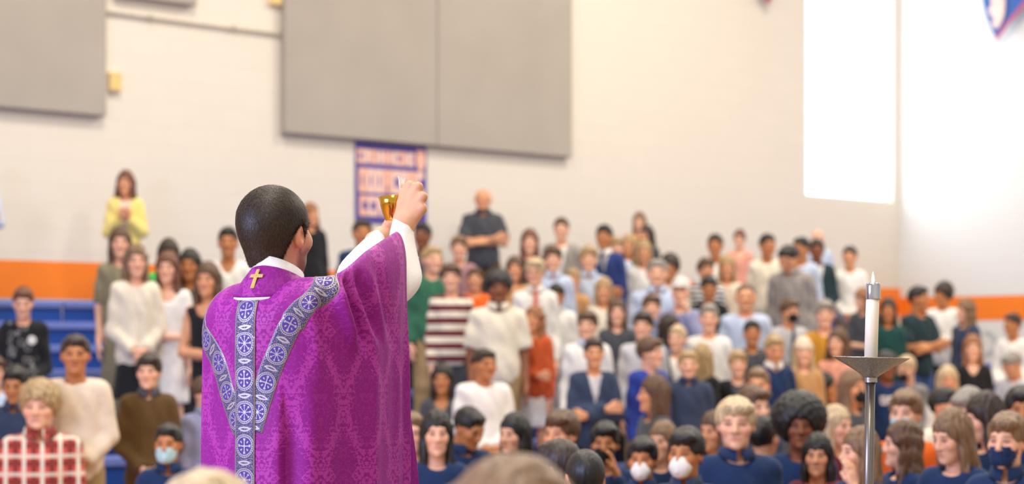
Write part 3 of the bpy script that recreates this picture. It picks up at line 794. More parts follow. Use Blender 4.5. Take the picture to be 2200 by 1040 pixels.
# ------------------------------------------------------------------ the congregation
# px, hair-top py | place | hair colour | skin | pose | body yaw, head yaw, head pitch | worn | label
# place: b = standing in a bleacher row, s = sitting in one, fY = sitting on the floor at distance Y, FY = standing there
PEOPLE = '''
-46,338|b0|short dark|B|cross|10,-10,0|shirt sky, trousers charcoal|pale blue shirt with crossed arms, cut off by the left picture edge
270,364|b0|bob auburn|B|pray|8,-8,0|shirt ivory, cardigan yellow, trousers cream|yellow cardigan, hands folded at the chest, standing alone against the wall
258,485|b|long brown|A|down|12,0,6|longdress olive, tee olive|grey-olive dress, second row, left of the cream cardigan
292,522|b5|wavy lbrown|A|clasp|20,0,0|shirt cream, cardigan cream, skirt black|loose cream cardigan over a short black skirt
362,510|b|long dark|B|down|15,0,10|tee lime, trousers charcoal|bright green top showing behind the cream cardigan
360,538|b5|vlong auburn|A|fold|10,-10,0|dress white|short white dress with one arm folded across
408,532|b5|long black|C|down|10,-12,0|shirt charcoal, trousers black|dark top, head showing between the white dress and the white open shirt
446,560|b6|long brown|B|fold|-10,0,6|longdress black|sleeveless black dress, next to the white dress, partly behind the priest
490,486|b|short black|C|down|5,-5,0|vneck white, trousers navy|white open-necked shirt, just left of the priest's head
667,434|b1|bob ginger|B|down|20,20,0|longdress black, shirt black|black dress against the wall, half hidden by the priest's head
50,614|s|short auburn|A|sit|10,0,10|shirt black:rings:grey, badge white, trousers black|black lace shirt with a pale badge, sitting on the upper blue bench
162,717|F11.3|short dark|C|clasp|10,-5,0|sweater ivory, trousers khaki|ivory crew-neck sweater, hands clasped in front
86,810|f11.0|curly blond|A|sit|14,-14,0|shirt coral:plaid:cream, collar coral:plaid:cream, trousers denim|red and white plaid shirt, sitting at the lower left
34,782|s7|short black|C|sit|0,0,10|shirt slate, collar slate, trousers black|slate polo shirt, behind the plaid shirt
-12,762|s6|mop brown|A|sit|20,0,0|shirt sky, trousers denim|pale shirt cut off by the left edge beside the plaid shirt
320,756|F11.7|mop dark|A|clasp|12,-8,0|sweater brown, collar charcoal, trousers brown|olive brown jacket, arms held in front, below the cream cardigan
362,908|f10.4|short black|C|sit|8,-8,0|shirt navy, collar navy, mask paleblue, trousers navy|navy polo and light blue face mask, lower left
440,808|f12.0|mop brown|A|down|40,14,0|shirt lav, collar lav, trousers navy|lavender-blue shirt, partly behind the priest's left side
450,1006|f2.75|short fair|A|sit|176,0,0|shirt navy, trousers navy|out-of-focus fair head seen from behind, below the purple vestment
1100,972|f2.5|mop lbrown|A|sit|185,0,0|shirt navy, trousers navy|large out-of-focus light brown head seen from behind, bottom centre
778,470|b|short dark|C|down|0,8,0|shirt navy, trousers charcoal|navy top below the left end of the purple banner
908,477|b|short black|D|down|0,-8,0|shirt charcoal, trousers black|dark shirt below the right end of the purple banner
986,504|b|mop lbrown|A|down|0,0,6|shirt mauve, trousers khaki|dusty mauve shirt, left of the arms-crossed grey polo
928,528|b|short blond|A|down|14,12,6|sweater green, trousers khaki|green sweater and khaki trousers beside the priest's sleeve
1038,406|b0|bald dark|B|cross|6,-12,0|tee charcoal, collar charcoal, trousers brown|dark grey polo, arms crossed, tall figure against the wall
970,563|b|mop brown|A|down|10,-12,0|shirt maroon:hoop:cream, trousers charcoal|maroon and white hooped rugby shirt
1020,574|b4|short brown|B|down|0,0,0|shirt orange, trousers navy|orange top glimpsed behind the cream overshirt
1070,574|b6|curly black|D|down|6,-6,0|tee cream, collar cream, trousers khaki|large cream overshirt in the middle of the crowd
1106,548|b|long brown|B|down|0,0,0|shirt tan, trousers navy|tan top behind the cream overshirt's right shoulder
1138,490|b|long auburn|A|down|0,0,0|shirt black, trousers black|black top, right of the arms-crossed grey polo
1150,552|b|mop fair|A|down|0,-8,0|shirt white, collar white, tie coral, glasses x, trousers navy|white shirt with a red tie and glasses
1188,526|b|mop brown|A|down|0,0,6|shirt sky, collar sky, trousers navy|sky blue shirt just right of the red tie
1206,466|b|short brown|A|down|-6,-6,0|shirt white, jacket stone, trousers khaki|pale jacket over a white shirt, back row centre
1230,576|b4|short blond|B|down|-20,0,6|shirt tan, trousers brown|tan top above the white hoodie with a grey hood
1196,607|b5|short black|C|down|-8,0,10|sweater white, collar lightgrey, trousers white|white hoodie with a grey hood, dark fringe, looking down
1148,654|b6|wavy ginger|B|fold|-14,-10,0|shirt rust, skirt white|rust-orange top with a white skirt
1262,664|b|mop brown|A|down|-10,0,6|sweater white, collar sky, trousers white|white sweater over a light blue collar, centre
1265,526|b|mop blond|A|down|0,0,0|shirt sky, collar sky, trousers navy|light blue shirt left of the royal navy blazer
1298,481|b3|short black|C|fold|-14,0,0|shirt lightgrey, blazer indigo, collar white, tie slate, trousers navy|bright navy blazer with a grey tie, back rows
1326,508|b2|mop blond|A|down|0,0,0|shirt sky, trousers navy|light blue top glimpsed behind the bright navy blazer's shoulder
1374,454|b0|long lbrown|A|down|0,-8,0|shirt tan, trousers navy|tan top, highest head in the middle of the back row
1388,482|b|bob dark|B|down|-30,-12,0|shirt white, jacket charcoal, trousers black|charcoal jacket turned aside, just below the highest head
1350,502|b2|long blond|B|down|0,-8,6|shirt black, trousers black|black top between the navy blazer and the charcoal jacket
1383,514|b|long blond|B|down|0,0,0|shirt white, trousers navy|white blouse in front of the charcoal jacket
1440,541|b|curly dark|C|down|0,-8,6|shirt cream, trousers khaki|cream shirt behind the light blue dress shirt
1412,556|b|short grey|A|down|-4,-4,6|shirt sky, collar sky, trousers charcoal|light blue dress shirt, wide figure right of centre
1462,594|b|short white|A|face|-10,-6,0|shirt lav, capbrim white, trousers navy|white cap, hand raised to the face
1297,594|b|long blond|B|down|0,0,6|shirt cream, trousers navy|cream top in front of the left light blue shirt
1326,640|b|wavy brown|A|down|0,0,0|shirt charcoal, trousers black|charcoal top, long hair, centre of the crowd
1400,629|b|mop brown|A|down|0,0,6|shirt bluegrey, collar bluegrey, trousers navy|blue-grey shirt below the light blue dress shirt
1382,666|b|mop dark|A|down|0,-12,6|sweater lightgrey, trousers khaki|white-grey sweater above the royal blue pullover
1440,672|b|bob dark|B|down|30,24,0|shirt lav, trousers navy|lavender shirt, turned aside below the white cap
1537,501|b|short dark|C|down|0,-8,0|shirt white, trousers navy|white shirt at the left end of the right back row
1516,552|b|mop brown|B|down|0,10,6|shirt slate:fine:white, trousers navy|navy and white striped shirt
1523,590|b|short black|C|down|0,0,10|tee black, trousers black|black T-shirt in front of the striped shirt
1562,546|b|long blond|B|down|-6,-6,0|shirt ivory, trousers navy|ivory top right of the striped shirt
1589,490|b1|bun auburn|A|down|-6,-10,0|vneck pink, trousers navy|salmon pink top, back row right of centre
1648,501|b|short black|C|down|-10,20,6|shirt cream, trousers navy|cream shirt, back row, left of the checked grey shirt
1700,524|b|short black|B|down|-24,-12,18|shirt stone:check:charcoal, collar stone, trousers charcoal|grey checked shirt, head bowed
1722,508|b|short black|C|down|-20,-20,6|shirt sky, trousers navy|light blue shirt, mostly hidden behind the bowed checked shirt
1757,493|b1|bald brown|A|down|-10,0,0|shirt sky, collar sky, trousers charcoal|light blue shirt at the back, behind the dark teal blazer
1755,512|b|short black|D|clasp|-4,-6,0|shirt white, jacket teal, trousers black|dark teal blazer over a white shirt
1826,527|b|short dark|B|clasp|-8,-10,0|shirt white, trousers khaki|white shirt, right of the dark teal blazer
1602,611|b|buzz brown|B|down|-6,0,0|shirt sky, trousers navy|pale open-necked shirt with chin lifted, right of centre
1523,651|b|short grey|A|down|-4,-4,0|shirt white, trousers khaki|white shirt, broad figure below the black T-shirt
1616,686|b|short black|C|down|0,0,0|shirt charcoal, trousers black|dark shirt in front of the pale open-necked shirt
1696,640|b|mop brown|B|down|10,10,0|shirt lightgrey, cupmask black, tie slate, trousers navy|grey shirt with a black face mask
1772,642|b|mop grey|A|down|-6,-6,6|shirt mustard, trousers khaki|mustard yellow top, below the dark teal blazer
1800,702|b|bob brown|A|down|-20,-12,6|shirt pink, trousers navy|salmon top, left of the candle
1856,616|b|long ginger|A|fold|-34,-20,10|tee charcoal, trousers black|dark grey T-shirt, forearm out, just left of the candle
1908,638|b|long dark|C|down|-10,0,6|shirt dgreen, trousers black|dark green long-sleeved top just right of the candle
1974,613|b|short black|C|cross|26,20,0|tee teal, trousers denim|dark T-shirt and jeans, arms crossed, near the corner
2027,602|b|curly dark|C|fold|-26,-24,6|sweater white, trousers black|white sweatshirt, curly hair, beside the crossed-arms dark T-shirt
2074,640|b|wavy lbrown|A|down|-52,-24,6|shirt slate, trousers denim|dark top facing left, below the orange band at right
2090,717|b|vlong ginger|A|clasp|-8,0,0|vneck black, trousers black|black V-neck top with long ginger hair, right side
2176,672|s|short dark|C|sit|-30,-20,6|shirt white, trousers denim|white shirt and jeans, sitting against the end wall
2182,752|s|short grey|B|sit|-40,-20,18|sweater lightgrey, trousers denim|pale grey hooded top, slumped at the right edge
2036,783|s|long fair|B|sit|0,0,6|shirt white, trousers navy|white top with long fair hair, left of the black V-neck
2030,830|f12.6|short black|B|sit|24,20,6|shirt cream, trousers navy|cream shirt with dark hair, in front of the fair-haired white top
950,778|s7|vlong black|C|sit|-4,-6,0|vneck charcoal, trousers black|dark grey top with long black hair, beside the white hoodie
1040,748|b8|short dark|C|clasp|16,12,0|sweater white, trousers white|plain white hoodie, centre, leaning over the front rows
1276,724|b|short dark|B|cross|4,-4,0|shirt lightgrey, blazer slate, trousers black|navy blazer with crossed arms over a grey shirt
1396,721|b|mop brown|A|down|34,20,0|sweater royal, trousers navy|royal blue pullover, facing right
1404,803|f13.6|vlong brown|B|sit|-62,-20,6|shirt charcoal, trousers black|dark top with long brown hair, profile to the left
1478,752|b8|short blond|A|down|0,0,0|sweater puffer:quilt, collar navy, trousers navy|dark quilted puffer jacket
1456,698|b|short fair|A|down|-10,-8,0|shirt white, jacket charcoal, trousers black|charcoal jacket behind the quilted puffer jacket
1512,736|b|long blond|B|down|130,20,0|shirt black, trousers black|long blond hair seen from behind, between two blond boys' jackets
1585,750|b8|mop blond|A|down|0,-4,0|shirt charcoal, jacket black, trousers black|black jacket over a dark shirt, right of the puffer jacket
1628,788|f14.4|short lbrown|B|sit|-10,0,6|shirt charcoal, trousers navy|dark top, partly behind the black jacket's shoulder
1662,716|b|short blond|B|down|10,0,10|shirt navy, collar white, trousers navy|navy top with a wide white collar
1726,722|b8|long fair|A|down|0,-6,0|shirt tan, beanie ivory, trousers khaki|caramel top with an ivory knit hat
1692,780|s|short black|C|sit|0,0,12|shirt charcoal, collar white, trousers navy|white collar over a dark top, above the big round afro
1772,798|s8|long black|C|sit|50,20,6|shirt black, trousers black|black top facing right, left of the candle stand
1832,792|f14.5|long lbrown|B|sit|30,12,6|shirt charcoal, cupmask black, trousers black|black face mask, just left of the candle pole
1905,752|b8|curly black|D|down|0,0,0|tee navy:print:white:1.27, trousers navy|navy T-shirt with a white chest print, behind the candle plate
1950,762|s|short fair|A|sit|-30,-12,12|shirt grey, cupmask black, trousers denim|grey top with a dark mask, right of the candle plate
938,878|f9.8|vlong black|A|sit|6,-6,0|shirt navy:print:white:0.83, trousers navy|navy sweatshirt with chest lettering, long black hair, beside the vestment
884,884|f10.4|short lbrown|A|sit|0,0,0|shirt navy, trousers navy|navy top squeezed behind the right edge of the purple vestment
996,868|f11.1|short black|C|sit|24,24,18|shirt navy, collar navy, trousers navy|navy polo, head bowed, left of centre front
1104,884|f10.4|vlong black|A|sit|-24,-12,0|shirt navy, trousers navy|navy top, long black hair, just above the big blurred head
1206,878|f9.7|mop brown|B|sit|-22,-12,0|shirt navy, collar navy, trousers navy|navy polo, head turned left, right of the long black hair
1196,942|f7.6|short dark|B|sit|-100,-24,0|shirt navy, trousers navy|dark cropped head turned away, left of the pair near bottom centre
1252,968|f7.0|buzz black|B|sit|-140,-24,0|shirt navy, trousers navy|black cropped head seen from behind, right of the pair near bottom centre
1300,903|f10.2|mop black|C|sitface|-8,0,6|shirt navy:print:white:0.83, mask black, trousers navy|navy sweatshirt and black face mask, hand raised to the head
1380,935|f9.4|mop black|C|sit|-12,-6,6|shirt navy, collar navy, cupmask white, trousers navy|navy polo and white mask, smaller of the two white masks
1474,914|f8.6|mop black|C|sit|-14,-12,0|shirt slate, collar slate, cupmask white, trousers navy|navy polo and large white folded mask, bottom right of centre
1424,902|f10.6|bob lbrown|A|sit|-20,-12,0|shirt navy, trousers navy|navy top, face half hidden left of the large white mask
1582,850|f9.3|mop fair|A|sit|4,-8,6|shirt navy, collar navy, trousers navy|large navy polo with fair fringe, right of the big white mask
1534,880|f10.9|long brown|B|sit|-30,-12,0|shirt ivory, trousers navy|ivory top, left behind the fair-fringed navy polo
1618,826|f11.6|mop brown|A|sit|20,12,0|shirt slate, trousers navy|dark top, right behind the fair-fringed navy polo
1642,892|f10.3|short black|B|sit|120,24,0|shirt navy, trousers navy|black cropped head turned away beside the big afro
1718,836|f10.0|afro black|D|sit|-4,-6,0|shirt navy:print:white:0.83, trousers navy|navy sweatshirt with chest print and a big round afro
1756,928|f9.6|bangs black|B|sit|-14,0,6|shirt coral, jacket maroon, trousers navy|coral top under a dark cardigan, black fringe, bottom right
1798,868|f11.0|long fair|A|sit|30,12,6|shirt maroon, trousers navy|maroon top, fair hair, right of the big afro
1846,914|f8.9|long lbrown|A|sitface|-48,-24,0|shirt navy, trousers navy|navy top in left profile, hand by the neck, behind the candle pole
1938,900|f9.5|wavy brown|A|sit|-66,-24,6|shirt navy, trousers navy|navy top, wavy brown hair facing left, right of the candle pole
1946,833|f10.4|mop lbrown|A|sit|-16,-8,0|shirt orange, mask paleblue, trousers navy|orange top with a light blue face mask
2050,874|f8.9|vlong lbrown|A|sit|-30,-24,12|shirt navy:print:white:0.83, trousers navy|navy sweatshirt, very long light brown hair, looking down to the left
2164,882|f8.4|mop lbrown|A|sit|-22,-8,0|shirt navy, collar navy, mask navy, trousers navy|navy polo and navy face mask, bottom right corner
2122,838|f10.0|bob dark|A|sit|-60,-24,12|shirt navy, trousers navy|navy top turned left, behind the navy-masked polo
2194,826|f10.6|mop black|C|sit|-10,0,6|shirt navy, trousers navy|navy top at the right edge above the navy-masked polo
2092,826|f11.4|short grey|A|sit|-30,-24,18|shirt charcoal, trousers navy|charcoal top, bent head, below the black V-neck
'''
def parse(line):
    a, place, hair, skin, ps, ang, wear, label = [x.strip() for x in line.split('|')]
    px, py = [float(v) for v in a.split(',')]
    by, hy, hp = [float(v) for v in ang.split(',')]
    hs, hc = hair.split()
    ww = [tuple(x.split()) for x in wear.split(',')]
    return dict(wide={'1038': 1.14, '1070': 1.12, '928': 1.08, '1412': 1.15, '1700': 1.12, '1602': 1.1, '1040': 1.1, '778': 1.05, '1905': 1.12, '86': 1.1, '1582': 1.06, '1478': 1.06, '162': 1.04}.get(a.split(',')[0], .86 if hs in ('long', 'vlong', 'wavy', 'bob', 'bangs', 'bun') else .94), px=px, py=py, place=place, hair=hs, hc=hc, skin=skin, pose=ps, yaw=by, hy=hy, hp=hp, wear=ww, label='person in ' + label if not label.startswith(('out-of', 'large out', 'black crop', 'dark crop', 'long blond hair seen')) else 'person with ' + label)
def row_pos(px, j, ds=0.0):
    s = .15 + RUN * j + .44 + ds
    k = (px - CX) / FPX
    Y = (21.1 - s / .751) / (1 - .8788 * k)
    return k * Y, Y
def place_people():
    L = [parse(l) for l in PEOPLE.strip().splitlines()]
    opts = []
    for d in L:
        o = []
        pl = d['place']
        if pl[0] in 'fF':
            Y = float(pl[1:]); X = (d['px'] - CX) / FPX * Y; o = [(X, Y, 0.0, CAMZ + (HOR - d['py']) / FPX * Y, 0.0)]
        else:
            want = 1.29 if pl[0] == 's' else (1.70 if not d['hair'] in ('long', 'vlong', 'wavy', 'bob', 'bangs', 'bun') else 1.64)
            rows = [int(pl[1:])] if len(pl) > 1 else range(ROWS)
            for j in rows:
                for ds in (-.08, 0, .08):
                    X, Y = row_pos(d['px'], j, ds); z = CAMZ + (HOR - d['py']) / FPX * Y; h = z - deck_z(j)
                    o.append((X, Y, deck_z(j), z, ((h - want) / .13) ** 2 + abs(ds) * 1.5))
        opts.append(o)
    ch = [min(range(len(o)), key=lambda i: o[i][4]) for o in opts]
    for _ in range(8):
        for i, o in enumerate(opts):
            if len(o) == 1: continue
            def cost(q):
                c = q[4]
                for k, o2 in enumerate(opts):
                    if k != i:
                        p = o2[ch[k]]; r = math.hypot(p[0] - q[0], p[1] - q[1])
                        if r < .36: c += (.36 - r) * 24
                        dp = abs(L[k]['px'] - L[i]['px'])
                        if dp < 75:      # of two overlapping people the lower head is the nearer one
                            dy = L[i]['py'] - L[k]['py']
                            if abs(dy) > 8 and (q[1] - p[1]) * dy > 0: c += 3.0 * (1 - dp / 90)
                return c
            ch[i] = min(range(len(o)), key=lambda n: cost(o[n]))
    for d, o, c in zip(L, opts, ch):
        X, Y, z0, z1, _ = o[c]
        d['loc'] = (X, Y, z0); d['H'] = z1 - z0
    return L
CROWD = place_people()
for d in CROWD:
    floor_seat = d['place'][0] == 'f'
    person(d['loc'], d['H'], math.radians(d['yaw']), d, d['label'], 'congregation on the floor seats' if floor_seat else 'congregation standing in the bleachers')

# ------------------------------------------------------------------ the priest (back to the camera, raising chalice and host)
DAIS = .17
PO = Vector((-.6375, 5.375, DAIS)); PA = math.radians(32)
PR, PF = Vector((math.cos(PA), -math.sin(PA), 0)), Vector((math.sin(PA), math.cos(PA), 0))
def w2l(v):                                  # world -> priest local (a right, b forward, z up from the dais)
    d = Vector(v) - PO
    return np.array((d.dot(PR), d.dot(PF), d.z))
struct(bmobj('platform', (lambda b: (add_box(b, -1.6, 2.2, 4.2, 7.4, 0, DAIS), bevel(b, .01), b)[2])(bmesh.new()), simple('grey_carpet', '#77716c', .95, noise_scale=60)), 'low carpeted altar platform')

def proj(P):                                 # local points -> pixels
    P = np.asarray(P); Wd = np.array(PO)[None] + P[:, :1] * np.array(PR)[None] + P[:, 1:2] * np.array(PF)[None] + P[:, 2:3] * np.array((0, 0, 1.))[None]
    return np.stack([CX + Wd[:, 0] / Wd[:, 1] * FPX, HOR - (Wd[:, 2] - CAMZ) / Wd[:, 1] * FPX], 1)

# --- body: head, neck, torso, arms, legs and both hands in one mesh
HS = 1.06
HYAW, HPIT = math.pi + math.radians(5), math.radians(-6)
HPIV = np.array((-.008, .014, 1.747 - DAIS))
HR = np.array(Matrix.Rotation(HYAW, 3, 'Z') @ Matrix.Rotation(HPIT, 3, 'X'))
def head2l(v): return ((np.asarray(v) - HEADPIV) * HS) @ HR.T + HPIV
g = G((-.105, -.14, 1.43), (.105, .125, 1.72), .0034)
pv, pq = nets(head_sdf(g), g.ax)
ptint = face_tint(pv)
x_, y_, z_ = np.abs(pv[:, 0]), pv[:, 1], pv[:, 2]
beard = np.clip((1.558 - z_) / .02, 0, 1) * np.clip((.005 - y_) / .02, 0, 1) * np.clip((z_ - 1.468) / .02, 0, 1)
beard = np.maximum(beard, np.clip(1 - np.abs(y_ + .012) / .014, 0, 1) * (z_ < 1.62) * (z_ > 1.54) * (x_ > .05))
ptint = ptint * (1 - .60 * beard[:, None] * np.array((1, 1.05, 1.05)))
parts = [(head2l(pv), pq, ptint)]
LSH, LEL = np.array((-.16, .02, 1.62 - DAIS)), w2l(px2w(775, 592, 5.70))
RSH, REL = np.array((.16, .02, 1.63 - DAIS)), np.array((.15, .32, 1.765 - DAIS))
RWR = w2l(px2w(867, 487, 5.80)); LWR = w2l(px2w(818, 503, 5.86))
g = G((-.3, -.2, -.02), (.3, .62, 1.66), .018)
zt = 1.64 - DAIS
d = union([ell(g, (0, .0, zt - .13), (.165, .115, .19)), ell(g, (0, 0, zt - .33), (.155, .115, .18)), ell(g, (0, -.005, zt - .5), (.165, .125, .13)),
           cap(g, (-.12, 0, zt - .02), (.12, 0, zt - .02), .055), cap(g, (0, -.005, zt), (0, .012, zt + .12), .055, .054)], .06)
for S, E, Wr, ra in ((LSH, LEL, LWR, .028), (RSH, REL, RWR, .038)):
    d = smin(d, smin(cap(g, S, E, ra + .004, ra), cap(g, E, Wr, ra * .9, .026), .02), .03)
for s in (-1, 1):
    d = smin(d, smin(cap(g, (s * .09, 0, zt - .55), (s * .095, .01, .5), .085, .058), cap(g, (s * .095, .01, .5), (s * .1, -.01, .08), .056, .038), .03), .03)
    d = smin(d, cap(g, (s * .1, -.02, .045), (s * .12, .15, .035), .042, .034), .02)
v, q = nets(d, g.ax); parts.append((relax(v, q, 2), q, np.ones((len(v), 3), f32)))
# right hand: knuckles up, fingers curled away from the camera, thumb and index pinching the host
def hp(px, py, dy=0.0): return np.array(((px - 867) / 739., dy, (487 - py) / 739.))
g = G((-.06, -.05, -.06), (.085, .115, .155), .0023)
K = [hp(880, 398, .034), hp(897, 402, .018), hp(907, 424, .002), hp(906, 450, -.006)]
wr = [hp(858, 474, .012), hp(866, 474, .004), hp(874, 476, .0), hp(880, 480, .0)]
d = union([cap(g, a, b, .0185, .0150) for a, b in zip(wr, K)], .014)
d = smin(d, cap(g, hp(866, 540, -.03), hp(867, 478, .004), .030, .027), .02)
for i, k in enumerate(K):
    if i == 0: seq = [k, k + (.0, .030, .004), hp(869, 402, .062), hp(863, 412, .052)]
    else: seq = [k, k + (-.004, .042, -.004), k + (-.034, .052, -.014), k + (-.040, .030, -.024)]
    for a, b, r in zip(seq, seq[1:], (.0135, .0110, .0098)): d = smin(d, cap(g, a, b, r, r * .93), .006)
    d = smin(d, ell(g, k + np.array((.002, -.004, .002)), (.012, .012, .012)), .006)
d = smin(d, union([cap(g, hp(861, 466, .012), hp(862, 436, .022), .0150, .0135), cap(g, hp(862, 436, .022), hp(864, 413, .034), .0125, .0108), cap(g, hp(864, 413, .034), hp(868, 399, .044), .0104, .0088)], .006), .012)
v, q = nets(d, g.ax)
wv = v + np.array(px2w(867, 487, 5.80)); lv = np.stack([(wv - np.array(PO)) @ np.array(PR), (wv - np.array(PO)) @ np.array(PF), wv[:, 2] - PO.z], 1)
t = np.ones((len(v), 3), f32)
for k in K: t *= 1 - .16 * np.exp(-(((v - k) ** 2).sum(1)) / .012 ** 2)[:, None] * np.array((.3, 1, 1))
t[:, 1:] *= (1 - .12 * np.exp(-(((v - hp(866, 399, .045)) ** 2).sum(1)) / .016 ** 2))[:, None]
parts.append((lv.astype(f32), q, t.astype(f32)))
# left hand: closed round the stem of the chalice
CH_Y = 5.885
CH_TOP = px2w(843, 422, CH_Y); CH_AX = Vector((-.09, .02, 1)).normalized(); CH_H = .190
CH_BASE = CH_TOP - CH_AX * CH_H
stem = np.array(CH_BASE + CH_AX * .085); lwW = np.array(px2w(818, 503, 5.86))
g = G(np.minimum(stem, lwW) - .075, np.maximum(stem, lwW) + .075, .0028)
d = union([cap(g, lwW - np.array((.02, .02, .02)), lwW * .55 + stem * .45 + np.array((0, -.012, -.004)), .026, .021), cap(g, lwW, stem + np.array((-.030, -.022, .0)), .022, .019)], .012)
ca = np.array(CH_AX)
for i in range(4):
    c0 = stem + ca * (.024 - .017 * i)
    pts = [c0 + .027 * np.array((math.cos(a), math.sin(a), 0)) for a in (math.radians(-130), math.radians(-60), math.radians(10), math.radians(70))]
    for a, b in zip(pts, pts[1:]): d = smin(d, cap(g, a, b, .0092, .0085), .005)
pts = [stem + ca * .018 + .029 * np.array((math.cos(a), math.sin(a), 0)) + np.array((0, 0, dz)) for a, dz in ((math.radians(190), 0), (math.radians(140), .012), (math.radians(95), .018))]
for a, b in zip(pts, pts[1:]): d = smin(d, cap(g, a, b, .0105, .0095), .006)
v, q = nets(d, g.ax)
lv = np.stack([(v - np.array(PO)) @ np.array(PR), (v - np.array(PO)) @ np.array(PF), v[:, 2] - PO.z], 1)
parts.append((lv.astype(f32), q, np.ones((len(v), 3), f32)))
V, Q, T, n0 = [], [], [], 0
for v, q, t in parts: V.append(v); Q.append(q + n0); T.append(t); n0 += len(v)
SKIN['P'] = '#e0a680'
priest = bpy.data.objects.new('person', np_mesh('body', np.concatenate(V), np.concatenate(Q), np.concatenate(T)))
COL.objects.link(priest); priest.location = PO; priest.rotation_euler = (0, 0, -PA)
priest.data.materials.append(skin_mat('P'))
tag(priest, 'person in a purple vestment seen from behind, raising a chalice and host', 'person')

# --- short dark hair: scalp cap plus real strands
g = G((-.11, -.13, 1.46), (.11, .14, 1.74), .0036)
zm = np.interp(g.Y, [-.2, -.035, -.012, .0, .035, .06, .2], [1.64, 1.60, 1.565, 1.625, 1.59, 1.515, 1.495]).astype(f32)
th = .004 + .008 * np.clip((g.Z - 1.56) / .10, 0, 1)
hd = smin(ell(g, (0, .014, 1.614), (.0755, .096, .0895)), ell(g, (0, .040, 1.55), (.050, .052, .075)), .03) - th
hd = smax(hd, zm - g.Z, .008)
hd = smax(hd, -ell(g, (0, -.098, 1.565), (.066, .078, .078)), .008)
sv, sq = nets(hd, g.ax)
def strands(sv, sq, n, L, W0, crown, lift, seed, mask=None):
    rng = np.random.default_rng(seed)
    a, b, c, e = (sv[sq[:, i]] for i in range(4))
    nn = np.cross(c - a, e - b); ar = np.linalg.norm(nn, axis=1); nn /= np.maximum(ar, 1e-9)[:, None]
    if mask is not None: ar = ar * mask((a + c) / 2, nn)
    f = rng.choice(len(sq), n, p=ar / ar.sum()); u = rng.random((n, 2))
    p = a[f] * (1 - u[:, :1]) * (1 - u[:, 1:]) + b[f] * u[:, :1] * (1 - u[:, 1:]) + c[f] * u[:, :1] * u[:, 1:] + e[f] * (1 - u[:, :1]) * u[:, 1:]
    N = nn[f]; fl = p - np.array(crown); fl += rng.normal(0, .030, fl.shape); fl -= N * (fl * N).sum(1)[:, None]
    fl /= np.linalg.norm(fl, axis=1)[:, None] + 1e-6
    D = fl + N * lift; D /= np.linalg.norm(D, axis=1)[:, None]
    S = np.cross(D, N); S /= np.linalg.norm(S, axis=1)[:, None] + 1e-6
    ln = (L * rng.uniform(.6, 1.25, n))[:, None]
    v0 = p - N * .002
    mid = v0 + D * ln * .55; tip = v0 + D * ln - N * ln * .12
    Vv = np.stack([v0 + S * W0, v0 - S * W0, mid - S * W0 * .8 + N * W0, mid + S * W0 * .8 + N * W0, tip, tip + S * 1e-5], 1).reshape(-1, 3)
    k = np.arange(n)[:, None] * 6
    Qq = np.concatenate([k + np.array((0, 1, 2, 3)), k + np.array((3, 2, 4, 5))]).astype(np.int32)
    return Vv, Qq
def joinmesh(name, ps):
    V, Q, n0 = [], [], 0
    for v, q in ps: V.append(v); Q.append(q + n0); n0 += len(v)
    return np_mesh(name, np.concatenate(V), np.concatenate(Q))
stv, stq = strands(sv, sq, 52000, .0145, .00048, (.02, .05, 1.705), .28, 3)
ho = bpy.data.objects.new('hair', joinmesh('hair', [(head2l(sv), sq), (head2l(stv), stq)])); COL.objects.link(ho); ho.parent = priest
def priest_hair():
    n = NT('short_dark_hair'); mp = n.node('ShaderNodeMapping'); n.link(n.coord(), mp.inputs[0]); mp.inputs['Scale'].default_value = (260, 260, 110)
    v = n.noise(mp.outputs[0], 1.0, 4, .7)
    n.link(n.mix(n.ramp(v, .3, .75), lin('#150e0a'), lin('#503d2e')), n.b.inputs['Base Color'])
    n.b.inputs['Roughness'].default_value = .48; n.b.inputs['Specular IOR Level'].default_value = .5
    return n.m
ho.data.materials.append(priest_hair())
bm_ = lambda P, N: ((P[:, 2] < 1.552) & (P[:, 2] > 1.478) & (P[:, 1] < -.005)).astype(float) + ((P[:, 2] < 1.60) & (P[:, 2] > 1.54) & (np.abs(P[:, 1] + .012) < .012) & (np.abs(P[:, 0]) > .05))
btv, btq = strands(pv, pq, 9000, .006, .00035, (0, -.03, 1.66), .45, 5, bm_)
bo = bpy.data.objects.new('beard', np_mesh('beard', head2l(btv), btq)); COL.objects.link(bo); bo.parent = priest
bo.data.materials.append(simple('beard_stubble', '#3a271c', .5, bump=0))

# --- chasuble: two sheets hanging from a ridge that runs over both shoulders and arms
def crv(keys, vals, u):
    """smooth interpolation through control points (monotone-ish Catmull-Rom)"""
    keys = np.array(keys, float); vals = np.array(vals, float); u = np.clip(u, keys[0], keys[-1])
    i = np.clip(np.searchsorted(keys, u, side='right') - 1, 0, len(keys) - 2)
    m = np.gradient(vals, keys, axis=0); h = keys[i + 1] - keys[i]; t = (u - keys[i]) / h
    if vals.ndim > 1: h, t = h[..., None], t[..., None]
    return (2 * t**3 - 3 * t**2 + 1) * vals[i] + (t**3 - 2 * t**2 + t) * h * m[i] + (-2 * t**3 + 3 * t**2) * vals[i + 1] + (t**3 - t**2) * h * m[i + 1]
RK = [-1, -.82, -.64, -.40, -.17, 0, .17, .40, .64, .82, 1]
RID = [(-.115, .40, 1.735), (-.14, .33, 1.73), (-.175, .18, 1.715), (-.178, .03, 1.705), (-.085, -.01, 1.728), (0, -.075, 1.705), (.085, -.01, 1.735), (.185, .03, 1.745), (.175, .18, 1.815), (.14, .33, 1.862), (.115, .40, 1.879)]
